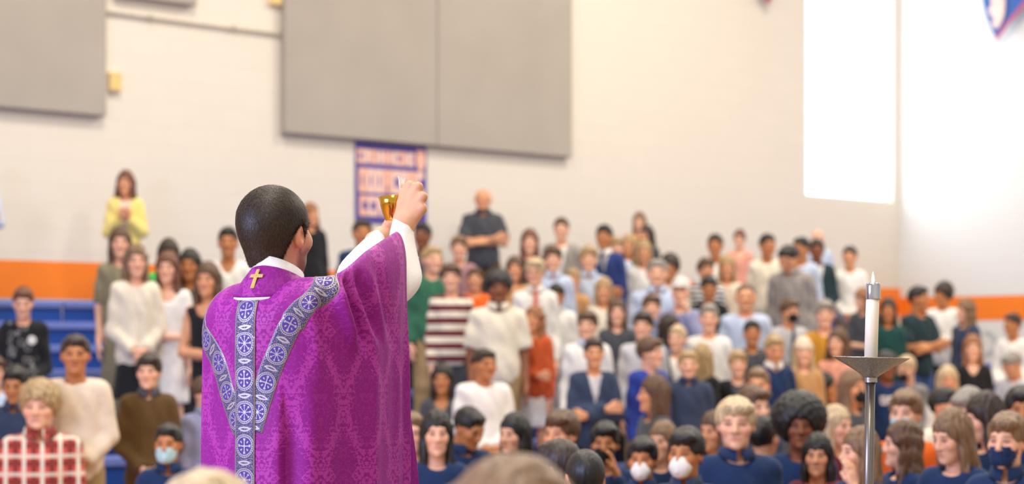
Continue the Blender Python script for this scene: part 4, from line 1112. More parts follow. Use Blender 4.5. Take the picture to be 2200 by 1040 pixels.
LOW = [(-.167, .37), (-.215, .27), (-.24, .12), (-.20, -.055), (-.10, -.125), (0, -.142), (.10, -.13), (.20, -.06), (.243, .12), (.215, .27), (.170, .37)]
ARC = [.10, .12, .12, .12, .12, .13, .12, .11, .13, .12, .10]
ZB = .42
UCREST = .205
def sm(x, a, b):
    t = np.clip((x - a) / (b - a), 0, 1); return t * t * (3 - 2 * t)
def sheet(u, v, front=False):
    """u in [-1, 1] across, v in [0, 1] from the ridge to the hem -> local points"""
    u, v = np.broadcast_arrays(np.asarray(u, float), np.asarray(v, float))
    R = crv(RK, RID, u); Lo = crv(RK, LOW, u); h = crv(RK, ARC, u)
    if front:
        Lo = R[..., :2] + np.stack([np.sign(u) * .035 * np.abs(u) ** 4, np.interp(np.abs(u), [0, .2, .45, .7, 1], [.16, .22, .20, .08, -.012])], -1)
    ph = np.clip(v / .22, 0, 1) * (math.pi / 2)
    ar = np.sin(ph)[..., None]; zt = R[..., 2] - h * (1 - np.cos(ph))
    z = np.where(v < .22, zt, (R[..., 2] - h) + (ZB - (R[..., 2] - h)) * (np.clip(v - .22, 0, 1) / .78))
    P = R[..., :2] * (1 - ar) + Lo * ar
    e = 2e-3
    tn = crv(RK, LOW, np.clip(u + e, -1, 1)) - crv(RK, LOW, np.clip(u - e, -1, 1))
    tn /= np.linalg.norm(tn, axis=-1)[..., None] + 1e-9
    no = np.stack([tn[..., 1], -tn[..., 0]], -1)
    if front: no = -no
    dz = R[..., 2] - z; au = np.abs(u)
    A = sm(dz, .10, .42)
    D = .0075 * A * sm(au, .45, .65) * np.sin(2 * math.pi * (au / .21 + .10 * dz + .10) + 1.2 * np.sin(3 * dz))
    D = D + .006 * A * np.sin(2 * math.pi * (u / .33 + .12 * dz) + .8)
    D = D + .002 * A * np.sin(2 * math.pi * (u / .093 + .3 * dz) + 2) * sm(au, .2, .5)
    if not front:
        st_ = sm(dz, .24, .46)
        D = D + .022 * st_ * (sm(u, .03, UCREST) * (u < UCREST) + (1 - sm(u, UCREST, UCREST + .022)) * (u >= UCREST))   # the long crest right of the centre band
        D = D - .012 * st_ * np.exp(-((u - UCREST - .06) / .05) ** 2)
        for uc, sl, am, wd, d0, d1 in ((.50, .42, .044, .024, .03, .16), (.56, .50, .028, .026, .04, .17), (.66, .40, .012, .03, .05, .2), (.40, .26, .010, .03, .05, .2)):
            c = uc + sl * (dz - d0)
            D = D - am * np.exp(-((u - c) / wd) ** 2) * sm(dz, d0 * .3, d0 + .05) * (1 - sm(dz, d1, d1 + .12))
            D = D + am * .7 * np.exp(-((u - c + wd * 1.7) / wd) ** 2) * sm(dz, d0 * .3, d0 + .05) * (1 - sm(dz, d1, d1 + .12))
    if front: P = P + np.stack([np.sign(u) * .5, np.ones_like(u)], -1) * (.045 * sm(dz, .35, .75) * sm(au, .7, 1))[..., None]
    P = P + no * D[..., None]
    return np.concatenate([P, (z - DAIS)[..., None]], -1)
def grid_mesh(name, us, vs, front=False):
    U, Vv = np.meshgrid(us, vs, indexing='ij'); P = sheet(U, Vv, front)
    n, m = U.shape; idx = np.arange(n * m).reshape(n, m)
    Q = np.stack([idx[:-1, :-1], idx[1:, :-1], idx[1:, 1:], idx[:-1, 1:]], -1).reshape(-1, 4).astype(np.int32)
    if front: Q = Q[:, ::-1].copy()
    me = np_mesh(name, P.reshape(-1, 3), Q)
    lo = crv(RK, LOW, us); s = np.concatenate([[0], np.cumsum(np.linalg.norm(np.diff(lo, axis=0), axis=1))]); s -= np.interp(0, us, s)
    uv = np.stack([np.broadcast_to(s[:, None], U.shape), P[..., 2]], -1).reshape(-1, 2)
    ul = me.uv_layers.new(name='cloth'); ul.data.foreach_set('uv', uv[Q.ravel()].astype(f32).ravel())
    return me
us = np.linspace(-1, 1, 420); vs = np.concatenate([np.linspace(0, .22, 60), np.linspace(.22, .62, 150)[1:], np.linspace(.62, 1, 30)[1:]])
def damask():
    n = NT('purple_damask')
    uvn = n.node('ShaderNodeUVMap', uv_map='cloth').outputs[0]
    sep = n.node('ShaderNodeSeparateXYZ'); n.link(uvn, sep.inputs[0]); X, Z = sep.outputs[0], sep.outputs[1]
    px, pz = .15, .38
    row = n.math('FLOOR', n.math('DIVIDE', Z, pz / 2))
    xs = n.math('ADD', n.math('DIVIDE', X, px), n.math('MULTIPLY', n.math('MODULO', row, 2.0), .0))
    a = n.math('ABSOLUTE', n.math('SUBTRACT', n.math('FRACT', xs), .5))            # mirrored across each repeat
    zf = n.math('FRACT', n.math('DIVIDE', Z, pz))
    # ogee lattice: two facing waves
    wave = n.math('ADD', .25, n.math('MULTIPLY', .19, n.math('SINE', n.math('MULTIPLY', zf, 2 * math.pi))))
    dist = n.math('ABSOLUTE', n.math('SUBTRACT', a, wave))
    comb = n.node('ShaderNodeCombineXYZ'); n.link(n.math('MULTIPLY', a, px), comb.inputs[0]); n.link(n.math('MULTIPLY', zf, pz), comb.inputs[1])
    leaf = n.noise(comb.outputs[0], 95, 2, .5); curl = n.noise(comb.outputs[0], 60, 2, .5)
    scroll = n.math('LESS_THAN', n.math('ABSOLUTE', n.math('SUBTRACT', curl, .5)), .030)          # curling tendrils
    vine = n.math('MULTIPLY', n.math('LESS_THAN', dist, .085), n.math('GREATER_THAN', leaf, .49))
    medal = n.math('LESS_THAN', n.math('ADD', n.math('MULTIPLY', a, 1.7), n.math('MULTIPLY', n.math('ABSOLUTE', n.math('SUBTRACT', zf, .75)), 3.6)), .55)
    stem_ = n.math('MULTIPLY', n.math('LESS_THAN', a, n.math('ADD', .012, n.math('MULTIPLY', .05, n.math('ABSOLUTE', n.math('SINE', n.math('MULTIPLY', zf, 50)))))), n.math('LESS_THAN', n.math('ABSOLUTE', n.math('SUBTRACT', zf, .25)), .2))
    flower = n.math('MULTIPLY', medal, n.math('GREATER_THAN', n.math('ADD', leaf, n.math('MULTIPLY', scroll, .2)), .53))
    near = n.math('LESS_THAN', dist, .17)
    pat = n.math('MAXIMUM', n.math('MAXIMUM', vine, flower), n.math('MAXIMUM', n.math('MULTIPLY', scroll, near), 0.0))
    pat = n.math('MAXIMUM', pat, n.math('MULTIPLY', scroll, .35))
    fine = n.noise(uvn, 900, 2)
    c1, c2 = lin('#8b1080'), lin('#a93197')
    base = n.mix(n.ramp(n.noise(uvn, 9, 2), .3, .7), tuple(x * .92 for x in c1), c1)
    n.link(n.mix(pat, base, c2), n.b.inputs['Base Color'])
    n.link(n.math('SUBTRACT', .64, n.math('MULTIPLY', pat, .12)), n.b.inputs['Roughness'])
    n.b.inputs['Specular IOR Level'].default_value = .3; n.b.inputs['Sheen Weight'].default_value = .12; n.b.inputs['Sheen Tint'].default_value = lin('#e070e0') + (1,)
    n.bump(n.math('ADD', n.math('MULTIPLY', fine, .4), pat), .25, .0012)
    return n.m
M_PURPLE = damask()
def pchild(name, me, mat, parent=None):
    o = bpy.data.objects.new(name, me); COL.objects.link(o); o.parent = parent or priest
    me.materials.append(mat)
    return o
chas = pchild('chasuble', grid_mesh('chasuble', us, vs), M_PURPLE)
chas['label'] = 'purple damask chasuble, back sheet'
sol = chas.modifiers.new('thickness', 'SOLIDIFY'); sol.thickness = .0025; sol.offset = -1
front = pchild('chasuble_front', grid_mesh('chasuble_front', np.linspace(-1, 1, 160), np.linspace(0, 1, 90), True), M_PURPLE)
front.modifiers.new('thickness', 'SOLIDIFY').thickness = .0025

# --- orphrey bands laid on the back sheet, woven with medallions
def orphrey():
    n = NT('woven_orphrey')
    uvn = n.node('ShaderNodeUVMap', uv_map='band').outputs[0]
    sep = n.node('ShaderNodeSeparateXYZ'); n.link(uvn, sep.inputs[0]); X, L = sep.outputs[0], sep.outputs[1]   # X -.5...5, L in band widths
    P = 1.34
    q = n.math('DIVIDE', L, P); cell = n.math('FLOOR', q)
    y = n.math('MULTIPLY', n.math('SUBTRACT', n.math('FRACT', q), .5), P)
    r = n.math('MULTIPLY', .92, n.math('SQRT', n.math('ADD', n.math('MULTIPLY', X, X), n.math('MULTIPLY', y, y))))
    def between(v, a, b): return n.math('MULTIPLY', n.math('GREATER_THAN', v, a), n.math('LESS_THAN', v, b))
    ring = n.math('MAXIMUM', between(r, .325, .355), between(r, .405, .43))
    ang = n.math('ARCTAN2', X, y)
    dots = n.math('MULTIPLY', between(r, .365, .398), n.math('GREATER_THAN', n.math('SINE', n.math('MULTIPLY', ang, 30)), .1))
    def spokes(k, wid, ph=0.0):
        s = n.math('ABSOLUTE', n.math('SINE', n.math('ADD', n.math('MULTIPLY', ang, k / 2), ph)))
        return n.math('MULTIPLY', n.math('LESS_THAN', n.math('MULTIPLY', s, r), wid), n.math('LESS_THAN', r, .285))
    star = n.math('MAXIMUM', spokes(8, .052), n.math('MULTIPLY', between(r, .225, .285), n.math('GREATER_THAN', n.math('COSINE', n.math('MULTIPLY', ang, 8)), .35)))
    cross = spokes(4, .040)
    foil = n.math('MULTIPLY', between(r, .205, .285), n.math('GREATER_THAN', n.math('COSINE', n.math('MULTIPLY', ang, 4)), .72))
    bud = n.math('MULTIPLY', between(r, .15, .24), n.math('LESS_THAN', n.math('COSINE', n.math('MULTIPLY', ang, 4)), -.86))
    cross = n.math('MAXIMUM', n.math('MAXIMUM', cross, foil), bud)
    odd = n.math('MODULO', n.math('ABSOLUTE', cell), 2.0)
    inner = n.math('ADD', n.math('MULTIPLY', star, odd), n.math('MULTIPLY', cross, n.math('SUBTRACT', 1.0, odd)))
    ax_ = n.math('ABSOLUTE', X); ay = n.math('ABSOLUTE', y)
    edge = n.math('GREATER_THAN', ax_, .472)
    zig = n.math('LESS_THAN', n.math('ABSOLUTE', n.math('SUBTRACT', ax_, n.math('ADD', .44, n.math('MULTIPLY', .016, n.math('SINE', n.math('MULTIPLY', L, 42)))))), .009)
    knot = n.math('MULTIPLY', n.math('MULTIPLY', n.math('GREATER_THAN', ay, .50), n.math('LESS_THAN', n.math('ABSOLUTE', n.math('SUBTRACT', ay, n.math('ADD', .60, n.math('MULTIPLY', n.math('MULTIPLY', ax_, ax_), .9)))), .035)), n.math('LESS_THAN', ax_, .36))
    corner = n.math('MULTIPLY', n.math('GREATER_THAN', r, .455), n.math('GREATER_THAN', n.noise(uvn, 26, 1), .60))
    corner = n.math('MULTIPLY', corner, n.math('LESS_THAN', ax_, .41))
    pat = edge
    for k in (ring, dots, inner, zig, knot, corner): pat = n.math('MAXIMUM', pat, k)
    thread = n.noise(uvn, 90, 2)
    inside = n.math('LESS_THAN', r, .325)
    ground = n.mix(inside, lin('#3d3163'), lin('#452b86'))
    gold = n.mix(n.ramp(thread, .3, .7), lin('#85798f'), lin('#cfc4b4'))
    n.link(n.mix(pat, ground, gold), n.b.inputs['Base Color'])
    n.link(n.math('SUBTRACT', .6, n.math('MULTIPLY', pat, .22)), n.b.inputs['Roughness'])
    n.link(n.math('MULTIPLY', pat, .35), n.b.inputs['Metallic'])
    n.bump(n.math('ADD', pat, n.math('MULTIPLY', thread, .4)), .5, .0012)
    return n.m
M_ORPH = orphrey()
_su = np.linspace(-.62, .75, 500); _sv = np.linspace(0, .62, 400); _SU, _SV = np.meshgrid(_su, _sv, indexing='ij')
_SP = proj(sheet(_SU, _SV).reshape(-1, 3))
def uv_at(px, py):
    i = int(np.argmin((_SP[:, 0] - px) ** 2 + (_SP[:, 1] - py) ** 2)); return _SU.ravel()[i], _SV.ravel()[i]
def band(name, path, width, lift, nw=9, step=.004):
    path = np.array(path, float)
    dd = np.concatenate([[0], np.cumsum(np.linalg.norm(np.diff(sheet(path[:, 0], path[:, 1]), axis=0), axis=1))])
    s = np.arange(0, dd[-1], step); pu, pw = crv(dd, path[:, 0], s), crv(dd, path[:, 1], s)
    e = 1e-3
    C = sheet(pu, pw)
    Tu = (sheet(pu + e, pw) - sheet(pu - e, pw)) / (2 * e); Tv = (sheet(pu, np.clip(pw + e, 0, 1)) - sheet(pu, np.clip(pw - e, 0, 1))) / (np.clip(pw + e, 0, 1) - np.clip(pw - e, 0, 1))[:, None]
    T = np.gradient(C, axis=0)
    k = np.ones(9) / 9
    T = np.stack([np.convolve(np.pad(T[:, i], 4, 'edge'), k, 'valid') for i in range(3)], 1)
    T /= np.linalg.norm(T, axis=1)[:, None]
    N = np.cross(Tu, Tv); N /= np.linalg.norm(N, axis=1)[:, None]
    if (N[:, 1].mean() > 0): N = -N
    Wd = np.cross(N, T); Wd /= np.linalg.norm(Wd, axis=1)[:, None]
    V, UV = [], []
    for j in range(nw):
        wgt = (j / (nw - 1) - .5) * width
        a11, a12, a22 = (Tu * Tu).sum(1), (Tu * Tv).sum(1), (Tv * Tv).sum(1)
        b1, b2 = (Tu * Wd).sum(1) * wgt, (Tv * Wd).sum(1) * wgt
        det = a11 * a22 - a12 ** 2
        du, dv = (a22 * b1 - a12 * b2) / det, (a11 * b2 - a12 * b1) / det
        V.append(sheet(np.clip(pu + du, -1, 1), np.clip(pw + dv, 0, 1)) + N * lift); UV.append(np.stack([np.full(len(s), j / (nw - 1) - .5), s / width], 1))
    V, UV = np.stack(V, 1), np.stack(UV, 1); n, m = V.shape[:2]; idx = np.arange(n * m).reshape(n, m)
    Q = np.stack([idx[:-1, :-1], idx[:-1, 1:], idx[1:, 1:], idx[1:, :-1]], -1).reshape(-1, 4).astype(np.int32)
    me = np_mesh(name, V.reshape(-1, 3), Q)
    ul = me.uv_layers.new(name='band'); ul.data.foreach_set('uv', UV.reshape(-1, 2)[Q.ravel()].astype(f32).ravel())
    o = pchild(name, me, M_ORPH, chas); sd = o.modifiers.new('thickness', 'SOLIDIFY'); sd.thickness = .0016; sd.offset = 0
    return o
pc = [uv_at(528, y) for y in (634, 700, 800, 900, 1000, 1080)]
band('orphrey_band', [(0.012, .075)] + [(u, v) for u, v in pc[1:]] + [(pc[-1][0], .95)], .066, .0052)
pr = [uv_at(*p) for p in ((690, 622), (645, 668), (607, 736), (580, 800), (561, 860), (545, 925))]
band('orphrey_band', [(.345, .0)] + pr, .060, .0030)
pl = [uv_at(*p) for p in ((464, 720), (474, 785), (490, 845), (505, 890), (520, 930))]
band('orphrey_band', [(-.37, .0), (-.365, .10), (-.35, .18)] + [q for q in pl if q[0] > -.345], .062, .0030)

# --- collars
def collar_ring(name, rows, mat, parent, n=72, ash=0.0):
    """rows of (radius_x, radius_y, z_back, z_front, b_shift)"""
    V = []; F = []
    for rx, ry, zb, zf, sh in rows:
        for i in range(n):
            a = 2 * math.pi * i / n; c, s = math.cos(a), math.sin(a)
            V.append((rx * c + ash, ry * s + sh, (zb + (zf - zb) * (s + 1) / 2) - DAIS))
    for k in range(len(rows) - 1):
        for i in range(n): F.append((k * n + i, k * n + (i + 1) % n, (k + 1) * n + (i + 1) % n, (k + 1) * n + i))
    me = np_mesh(name, np.array(V, f32), np.array(F, np.int32))
    ul = me.uv_layers.new(name='cloth'); li = np.array(F).ravel(); ul.data.foreach_set('uv', np.stack([(li % n) / n * .45, (li // n) * .02 + .1], 1).astype(f32).ravel())
    return pchild(name, me, mat, parent)
M_LINEN = simple('white_linen', '#f3f0ee', .8, noise_scale=25, var=.03, bump=.3, bdist=.003)
alb_c = collar_ring('alb_collar', [(.064, .070, 1.745, 1.70, .002), (.0665, .073, 1.797, 1.735, .002), (.0685, .0755, 1.799, 1.737, .002), (.0705, .0775, 1.765, 1.71, .002)], M_LINEN, priest, ash=.008)
pur_c = collar_ring('chasuble_collar', [(.0690, .0745, 1.755, 1.70, .002), (.0705, .0760, 1.772, 1.715, .002), (.0740, .0795, 1.770, 1.713, .002), (.090, .093, 1.742, 1.712, -.004), (.110, .114, 1.698, 1.718, -.012), (.113, .118, 1.686, 1.712, -.014), (.106, .108, 1.682, 1.708, -.010)], M_PURPLE, chas, ash=.014)
collar_ring('amice', [(.100, .100, 1.70, 1.69, -.008), (.1118, .1165, 1.684, 1.712, -.0142), (.1122, .1170, 1.6805, 1.708, -.0142), (.104, .104, 1.672, 1.69, -.008)], M_LINEN, priest, ash=.014)
# gold cross embroidered on the collar, following its slope
M_GOLD_T = simple('gold_thread', '#dcc06a', .4, .5, noise_scale=300, var=.2, bump=.5)
def on_collar(x, y):
    """x along the collar (m), y up its slope (m) from the cross centre -> local"""
    a = math.radians(-90) + math.radians(3) + x / .095
    t = np.clip((y + .044) / .085, 0, 1)
    rx, ry, zb, zf = (np.interp(t, [0, .5, 1], k) for k in ((.113, .091, .0745), (.127, .0985, .080), (1.688, 1.741, 1.772), (1.712, 1.713, 1.715)))
    return (rx + .002) * math.cos(a) + .014, (ry + .002) * math.sin(a) - .003, zb + (zf - zb) * (math.sin(a) + 1) / 2 - DAIS
bm = bmesh.new()
for x0, x1, y0, y1 in ((-.0055, .0055, -.026, .026), (-.021, .021, -.003, .008)):
    nx_, ny_ = 9, 9
    gv = [[bm.verts.new(on_collar(x0 + (x1 - x0) * i / nx_, y0 + (y1 - y0) * j / ny_)) for j in range(ny_ + 1)] for i in range(nx_ + 1)]
    for i in range(nx_):
        for j in range(ny_): bm.faces.new((gv[i][j], gv[i + 1][j], gv[i + 1][j + 1], gv[i][j + 1]))
cro = bmobj('gold_cross', bm, M_GOLD_T, pur_c); cro.modifiers.new('thickness', 'SOLIDIFY').thickness = .0018
cro['label'] = 'embroidered gold cross on the collar'

# --- alb: white linen sleeves and skirt under the chasuble
def loft(name, rings, mat, parent, n=40, ripple=0):
    """rings: (centre, half axis A, half axis B) in world space"""
    V = []; F = []
    for ri, (c, A, B) in enumerate(rings):
        for i in range(n):
            a = 2 * math.pi * i / n
            k = 1 + ripple * math.sin(5 * a + ri)
            p = Vector(c) + (Vector(A) * math.cos(a) + Vector(B) * math.sin(a)) * k
            V.append(w2l(p))
    for k in range(len(rings) - 1):
        for i in range(n): F.append((k * n + i, k * n + (i + 1) % n, (k + 1) * n + (i + 1) % n, (k + 1) * n + i))
    me = np_mesh(name, np.array(V, f32), np.array(F, np.int32))
    o = pchild(name, me, mat, parent); m = o.modifiers.new('thickness', 'SOLIDIFY'); m.thickness = .002
    ss = o.modifiers.new('smooth', 'SUBSURF'); ss.levels = 1; ss.render_levels = 1
    return o
def ringpx(px0, py0, px1, py1, Y, depth):
    """ring given by two outline pixels at distance Y and a depth"""
    a, b = px2w(px0, py0, Y), px2w(px1, py1, Y); c = (a + b) / 2
    return c, (b - a) / 2, Vector((0, depth, 0))
sl = loft('alb_sleeve', [ringpx(847, 470, 885, 490, 5.80, .034), ringpx(846, 472, 887, 493, 5.80, .036), ringpx(840, 492, 890, 520, 5.785, .042), ringpx(836, 520, 897, 552, 5.765, .048), ringpx(835, 550, 906, 586, 5.74, .052), ringpx(834, 580, 907, 602, 5.72, .052), ringpx(832, 606, 897, 624, 5.70, .05), ringpx(832, 634, 882, 640, 5.69, .045), ringpx(840, 652, 872, 648, 5.68, .03), ringpx(850, 656, 866, 652, 5.68, .008)], M_LINEN, priest, ripple=.012)
loft('alb_sleeve', [ringpx(811, 494, 829, 510, 5.86, .030), ringpx(808, 495, 830, 513, 5.855, .032), ringpx(792, 507, 830, 540, 5.83, .04), ringpx(770, 528, 825, 575, 5.79, .05), ringpx(745, 553, 815, 610, 5.74, .055), ringpx(728, 572, 800, 640, 5.70, .055), ringpx(722, 600, 780, 660, 5.68, .04)], M_LINEN, priest, ripple=.012)
alb = []
for z, rx, ry, sh in ((1.62, .16, .10, 0), (1.3, .17, .115, .01), (1.0, .19, .14, .02), (.6, .22, .17, .02), (.22, .26, .21, .02)):
    c = PO + PF * sh; alb.append((Vector((c.x, c.y, z)), PR * rx, PF * ry))
loft('alb', alb, M_LINEN, priest, ripple=.02)
for s in (-1, 1):
    g = G((s * .11 - .09, -.12, -.02), (s * .11 + .09, .26, .16), .012)
    d = smax(union([cap(g, (s * .1, -.03, .05), (s * .1, .0, .07), .052), cap(g, (s * .1, -.01, .045), (s * .12, .16, .035), .054, .046)], .03), .002 - g.Z, .004)
    v, q = nets(d, g.ax); pchild('shoe', np_mesh('shoe', v, q), simple('black_leather', '#1c1a19', .35))

# ------------------------------------------------------------------ chalice and host
def gold():
    n = NT('polished_gold'); v = n.noise(n.coord(), 40)
    n.link(n.mix(v, lin('#d59a2c'), lin('#edbf55')), n.b.inputs['Base Color']); n.b.inputs['Metallic'].default_value = 1; n.b.inputs['Roughness'].default_value = .12
    return n.m
M_GOLD = gold()
cz = CH_AX.to_track_quat('Z', 'Y').to_euler()
chal = empty('chalice', CH_BASE); chal.rotation_euler = cz
tag(chal, 'polished gold chalice raised in the left hand', 'chalice')
for nm, prof in (('foot', [(0, 0), (.062, 0), (.0625, .004), (.058, .008), (.034, .016), (.018, .030), (.010, .048), (.009, .060)]),
                 ('knop', [(.009, .060), (.016, .064), (.021, .073), (.016, .082), (.009, .086)]),
                 ('stem', [(.0088, .084), (.0085, .094), (.010, .100)]),
                 ('cup', [(0, .098), (.010, .099), (.018, .106), (.026, .122), (.0325, .142), (.0375, .165), (.0415, .190), (.0405, .1905), (.0365, .165), (.0315, .142), (.025, .124), (.016, .109), (0, .104)])):
    bm = bmesh.new(); lathe(bm, prof, 48); bmobj(nm, bm, M_GOLD, chal, smooth=True)
hc = px2w(859, 404, 5.835)
host = empty('communion_host', hc); tag(host, 'broken white communion host pinched between thumb and finger', 'host')
M_HOST = simple('white_wafer', '#f6f3ee', .8, bump=.1)
def half_disc(name, R, M, sgn):
    bm = bmesh.new(); n = 20; pts = [(math.sin(a) * R * sgn, -math.cos(a) * R) for a in np.linspace(0, math.pi, n)]
    pts = pts + [(sgn * .002 * math.sin(k * 2.1), R * (1 - 2 * k / 6)) for k in range(1, 6)]
    top = [bm.verts.new((x, y, .0009)) for x, y in pts]; bot = [bm.verts.new((x, y, -.0009)) for x, y in pts]
    bm.faces.new(top); bm.faces.new(bot[::-1])
    for i in range(len(pts)): bm.faces.new((top[i], bot[i], bot[(i + 1) % len(pts)], top[(i + 1) % len(pts)]))
    o = bmobj(name, bm, M_HOST, host); o.matrix_local = M
half_disc('host_half', .036, Matrix.Rotation(math.radians(-8), 4, 'Y') @ Matrix.Rotation(math.radians(62), 4, 'Z') @ Matrix.Rotation(math.radians(90), 4, 'X'), 1)
half_disc('host_half', .035, Matrix.Translation((.006, .010, -.003)) @ Matrix.Rotation(math.radians(14), 4, 'Y') @ Matrix.Rotation(math.radians(66), 4, 'Z') @ Matrix.Rotation(math.radians(90), 4, 'X'), 1)

# ------------------------------------------------------------------ processional candle on its metal stand
CY = 5.40
cb = px2w(1866, 1040, CY); cb.z = DAIS
st = empty('candle_stand', cb); tag(st, 'tall metal candle stand with a wide shallow drip pan', 'candle stand')
def metal(name, c, rough, streak=(40, 40, 400)):
    n = NT(name); mp = n.node('ShaderNodeMapping'); n.link(n.coord(), mp.inputs[0]); mp.inputs['Scale'].default_value = streak
    v = n.noise(mp.outputs[0], 1.0, 3); c = lin(c)
    n.link(n.mix(n.ramp(v, .3, .7), tuple(x * .62 for x in c), tuple(min(1, x * 1.2) for x in c)), n.b.inputs['Base Color'])
    n.b.inputs['Metallic'].default_value = .9; n.b.inputs['Roughness'].default_value = rough; n.bump(v, .2, .001)
    return n.m
M_IRON = metal('brushed_iron', '#8d857b', .36, (260, 260, 5)); M_PAN = metal('scratched_steel', '#b3aca2', .36, (220, 220, 220)); M_CHROME = metal('chrome', '#c9c8cc', .16, (60, 60, 6))
def rel(px, py): p = px2w(px, py, CY) - cb; return (p.x, 0, p.z)
zpan0, zpan1 = rel(1871, 812)[2], rel(1871, 767)[2]
xp = rel(1871, 767)[0]
bm = bmesh.new(); tube(bm, [(0, 0, .02), rel(1866, 1040), rel(1870, 812)], .0135, 24); bmobj('pole', bm, M_IRON, st, smooth=True)
bm = bmesh.new(); lathe(bm, [(0, 0), (.15, 0), (.15, .012), (.12, .02), (.03, .035), (.018, .06)], 40); bmobj('foot', bm, M_IRON, st, smooth=True)
bm = bmesh.new(); lathe(bm, [(.0135, -.012), (.0168, -.012), (.0168, .003), (.0135, .003)], 32, (xp, 0, zpan0)); bmobj('collar', bm, M_PAN, st)
bm = bmesh.new(); lathe(bm, [(.0, 0), (.016, .0), (.022, .006), (.060, .030), (.100, .0525), (.1028, .0545), (.1022, .0565), (.098, .0555), (.060, .046), (.02, .044), (0, .044)], 64, (0, 0, 0)); dp = bmobj('drip_pan', bm, M_PAN, st, smooth=True); dp.location = (xp, 0, zpan0); dp.rotation_euler = (0, math.radians(1.4), 0)
cbase = px2w(1871, 770, CY)
cd = empty('candle', cbase); tag(cd, 'lit white wax candle with a metal follower cap', 'candle')
def wax():
    n = NT('candle_wax'); v = n.noise(n.coord(), 12)
    n.link(n.mix(v, lin('#f1e6cf'), lin('#fbf4e4')), n.b.inputs['Base Color']); n.b.inputs['Roughness'].default_value = .4
    n.b.inputs['Subsurface Weight'].default_value = .5; n.b.inputs['Subsurface Radius'].default_value = (.02, .012, .006)
    return n.m
def crel(px, py): p = px2w(px, py, CY) - cbase; return (p.x, 0, p.z)
bm = bmesh.new(); tube(bm, [crel(1871, 775), crel(1873, 700), crel(1875.5, 625)], .0178, 32); bmobj('wax', bm, wax(), cd, smooth=True)
bm = bmesh.new(); c0 = crel(1876, 642); lathe(bm, [(.0206, -.001), (.0208, .0), (.0198, .034), (.0185, .0405), (.0165, .0425), (.008, .041), (.006, .034)], 40, c0); bmobj('follower_cap', bm, M_CHROME, cd, smooth=True)
bm = bmesh.new(); tube(bm, [crel(1876, 612), crel(1876, 602)], .0012, 8); bmobj('wick', bm, simple('wick', '#2a2018', .9), cd)
def flame():
    n = NT('flame'); n.n.remove(n.b); e = n.node('ShaderNodeEmission'); e.inputs[0].default_value = (1, .80, .45, 1); e.inputs[1].default_value = 9
    n.link(e.outputs[0], n.n['Material Output'].inputs[0]); return n.m
bm = bmesh.new(); lathe(bm, [(0, 0), (.0030, .003), (.0042, .008), (.0036, .016), (.0018, .024), (0, .032)], 16, crel(1875.5, 609)); fo = bmobj('flame', bm, flame(), cd, smooth=True); fo['label'] = 'small bright candle flame'

# ------------------------------------------------------------------ banner, pennants and painted letter
ban = onwall(bmobj('wall_banner', (lambda b: (add_box(b, -2.066, -1.164, -.012, -.006, 2.80, 3.605), b)[1])(bmesh.new()), simple('purple_banner_vinyl', '#53479a', .6, noise_scale=4, var=.05)))
tag(ban, 'purple banner with three lines of pale letters below the big grey panel', 'banner')
M_LET = simple('pale_letter_print', '#f3cbbd', .6, var=.03); M_EDGE = simple('orange_letter_edge', '#f2b9a0', .6, var=.03)
def strokes(t0, t1, z0, z1, n, seed):
    rnd = random.Random(seed); cw = (t1 - t0) / n
    for i in range(n):
        a = t0 + cw * i + cw * .03; b = a + cw * .94; w_ = cw * .36; hh = z1 - z0; bm = bmesh.new(); k = rnd.randrange(4)
        add_box(bm, a, a + w_, -.0165, -.0125, z0, z1)
        if k != 1: add_box(bm, b - w_, b, -.0165, -.0125, z0, z1)
        if k != 3: add_box(bm, a + w_, b - w_ if k != 1 else b, -.0165, -.0125, z1 - hh * .3, z1)
        if k in (0, 1): add_box(bm, a + w_, b - w_ if k != 1 else b, -.0165, -.0125, z0, z0 + hh * .3)
        if k in (2, 3): add_box(bm, a + w_, b - w_, -.0165, -.0125, z0 + hh * .38, z0 + hh * .64)
        bmobj('letter', bm, M_LET if i % 3 else M_EDGE, ban)
strokes(-2.05, -1.33, 3.39, 3.53, 12, 1)
strokes(-2.03, -1.20, 3.10, 3.34, 8, 2)
strokes(-2.02, -1.30, 2.87, 3.07, 7, 3)
bm = bmesh.new(); vs_ = [bm.verts.new((t_, -.0165, z_)) for t_, z_ in ((-1.30, 3.56), (-1.19, 3.56), (-1.185, 3.43), (-1.245, 3.31), (-1.305, 3.43))]; bm.faces.new(vs_[::-1]); bmobj('emblem', bm, M_EDGE, ban)
M_PEN = simple('blue_pennant_felt', '#3a62ad', .8, var=.05); M_RED = simple('red_pennant_border', '#c2506c', .7, var=.04); M_LION = simple('pale_emblem_print', '#f3d3cb', .7, var=.05)
def pennant(pix, Yf, label, lion):
    """hangs flat, parallel to the end wall, a hand's breadth from it"""
    pts = [Yf(*p) for p in pix]
    o = meshobj('pennant', pts + [p - UX * .012 for p in pts], [tuple(range(len(pts))), tuple(range(2 * len(pts) - 1, len(pts) - 1, -1))] + [(i, i + len(pts), (i + 1) % len(pts) + len(pts), (i + 1) % len(pts)) for i in range(len(pts))], M_PEN)
    tag(o, label, 'pennant', 'hanging pennants')
    return o
def on_end_wall(px, py, off=.15):
    k = (px - CX) / FPX; t = T_CORNER - off; b = W(t, 0, 0)
    s = (k * b.y - b.x) / (NX.x - k * NX.y); p = b + NX * s
    return Vector((p.x, p.y, CAMZ + (HOR - py) / FPX * p.y))
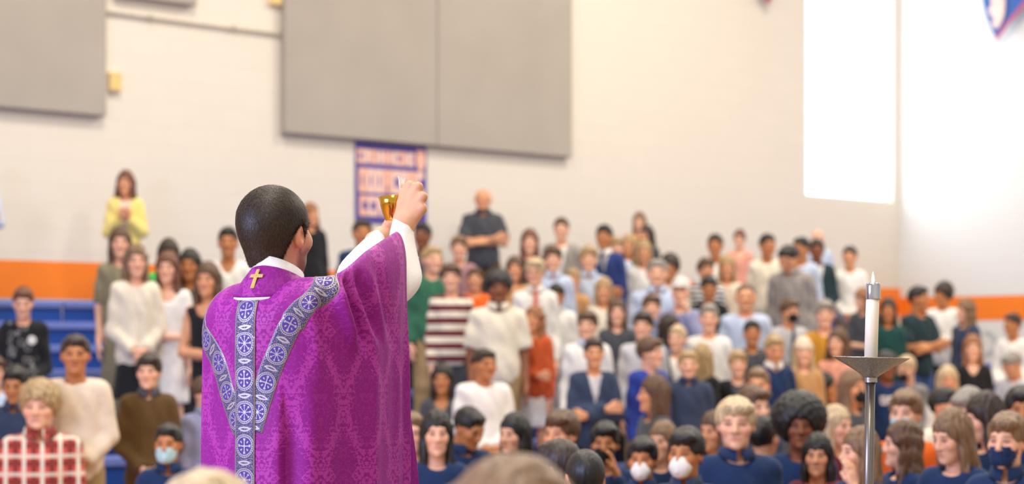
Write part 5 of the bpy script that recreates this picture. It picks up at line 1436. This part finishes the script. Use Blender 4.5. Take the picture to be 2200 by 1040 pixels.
def on_main_wall(px, py, off=.10):
    k = (px - CX) / FPX; b = W(0, off, 0)
    t = (k * b.y - b.x) / (UX.x - k * UX.y); p = b + UX * t
    return Vector((p.x, p.y, CAMZ + (HOR - py) / FPX * p.y))
pn = pennant([(2113, -110), (2112, 0), (2118, 28), (2128, 56), (2142, 86), (2166, 50), (2206, 2), (2208, -110)], on_end_wall, 'blue pennant with a pale lion emblem and red border, top right corner', True)
def flat(name, pix, fn, off, mat, parent):
    pts = [fn(px, py, off) for px, py in pix]; n = len(pts); nrm = (pts[1] - pts[0]).cross(pts[2] - pts[0]).normalized() * .004
    return meshobj(name, pts + [p + nrm for p in pts], [tuple(range(n)), tuple(range(2 * n - 1, n - 1, -1))] + [(i, i + n, (i + 1) % n + n, (i + 1) % n) for i in range(n)], mat, parent)
flat('border', [(2136, 74), (2142, 87), (2167, 52), (2208, 4), (2206, -4), (2164, 46), (2141, 78)], on_end_wall, .18, M_RED, pn)
flat('lion_emblem', [(2132, -30), (2155, -20), (2159, 6), (2157, 30), (2152, 46), (2144, 60), (2136, 60), (2129, 50), (2136, 42), (2128, 32), (2122, 22), (2130, 10), (2126, -10)], on_end_wall, .18, M_LION, pn)
p2 = pennant([(1632, -110), (1634, -20), (1642, -6), (1650, 9), (1658, -6), (1668, -22), (1670, -110)], on_main_wall, 'tip of a red-edged pennant at the top edge, left of the window', False)
flat('border', [(1638, -14), (1650, 10), (1662, -14), (1659, -18), (1650, 2), (1641, -18)], on_main_wall, .14, M_RED, p2)
# grey outlined letter painted on the end wall
arcs = [(2100 + 30 * math.sin(a) + 14, 738 - 28 * math.cos(a)) for a in np.linspace(0, math.pi, 12)]
inn = [(2100 + 20 * math.sin(a) + 14, 738 - 19 * math.cos(a)) for a in np.linspace(math.pi, 0, 12)]
lt = flat('painted_letter', arcs + inn, lambda x, y, o: on_end_wall(x, y, o), .006, simple('grey_letter_paint', '#b9c0c8', .6, var=.03), None)
tag(lt, 'pale grey painted letter on the end wall below the orange band', 'letter')
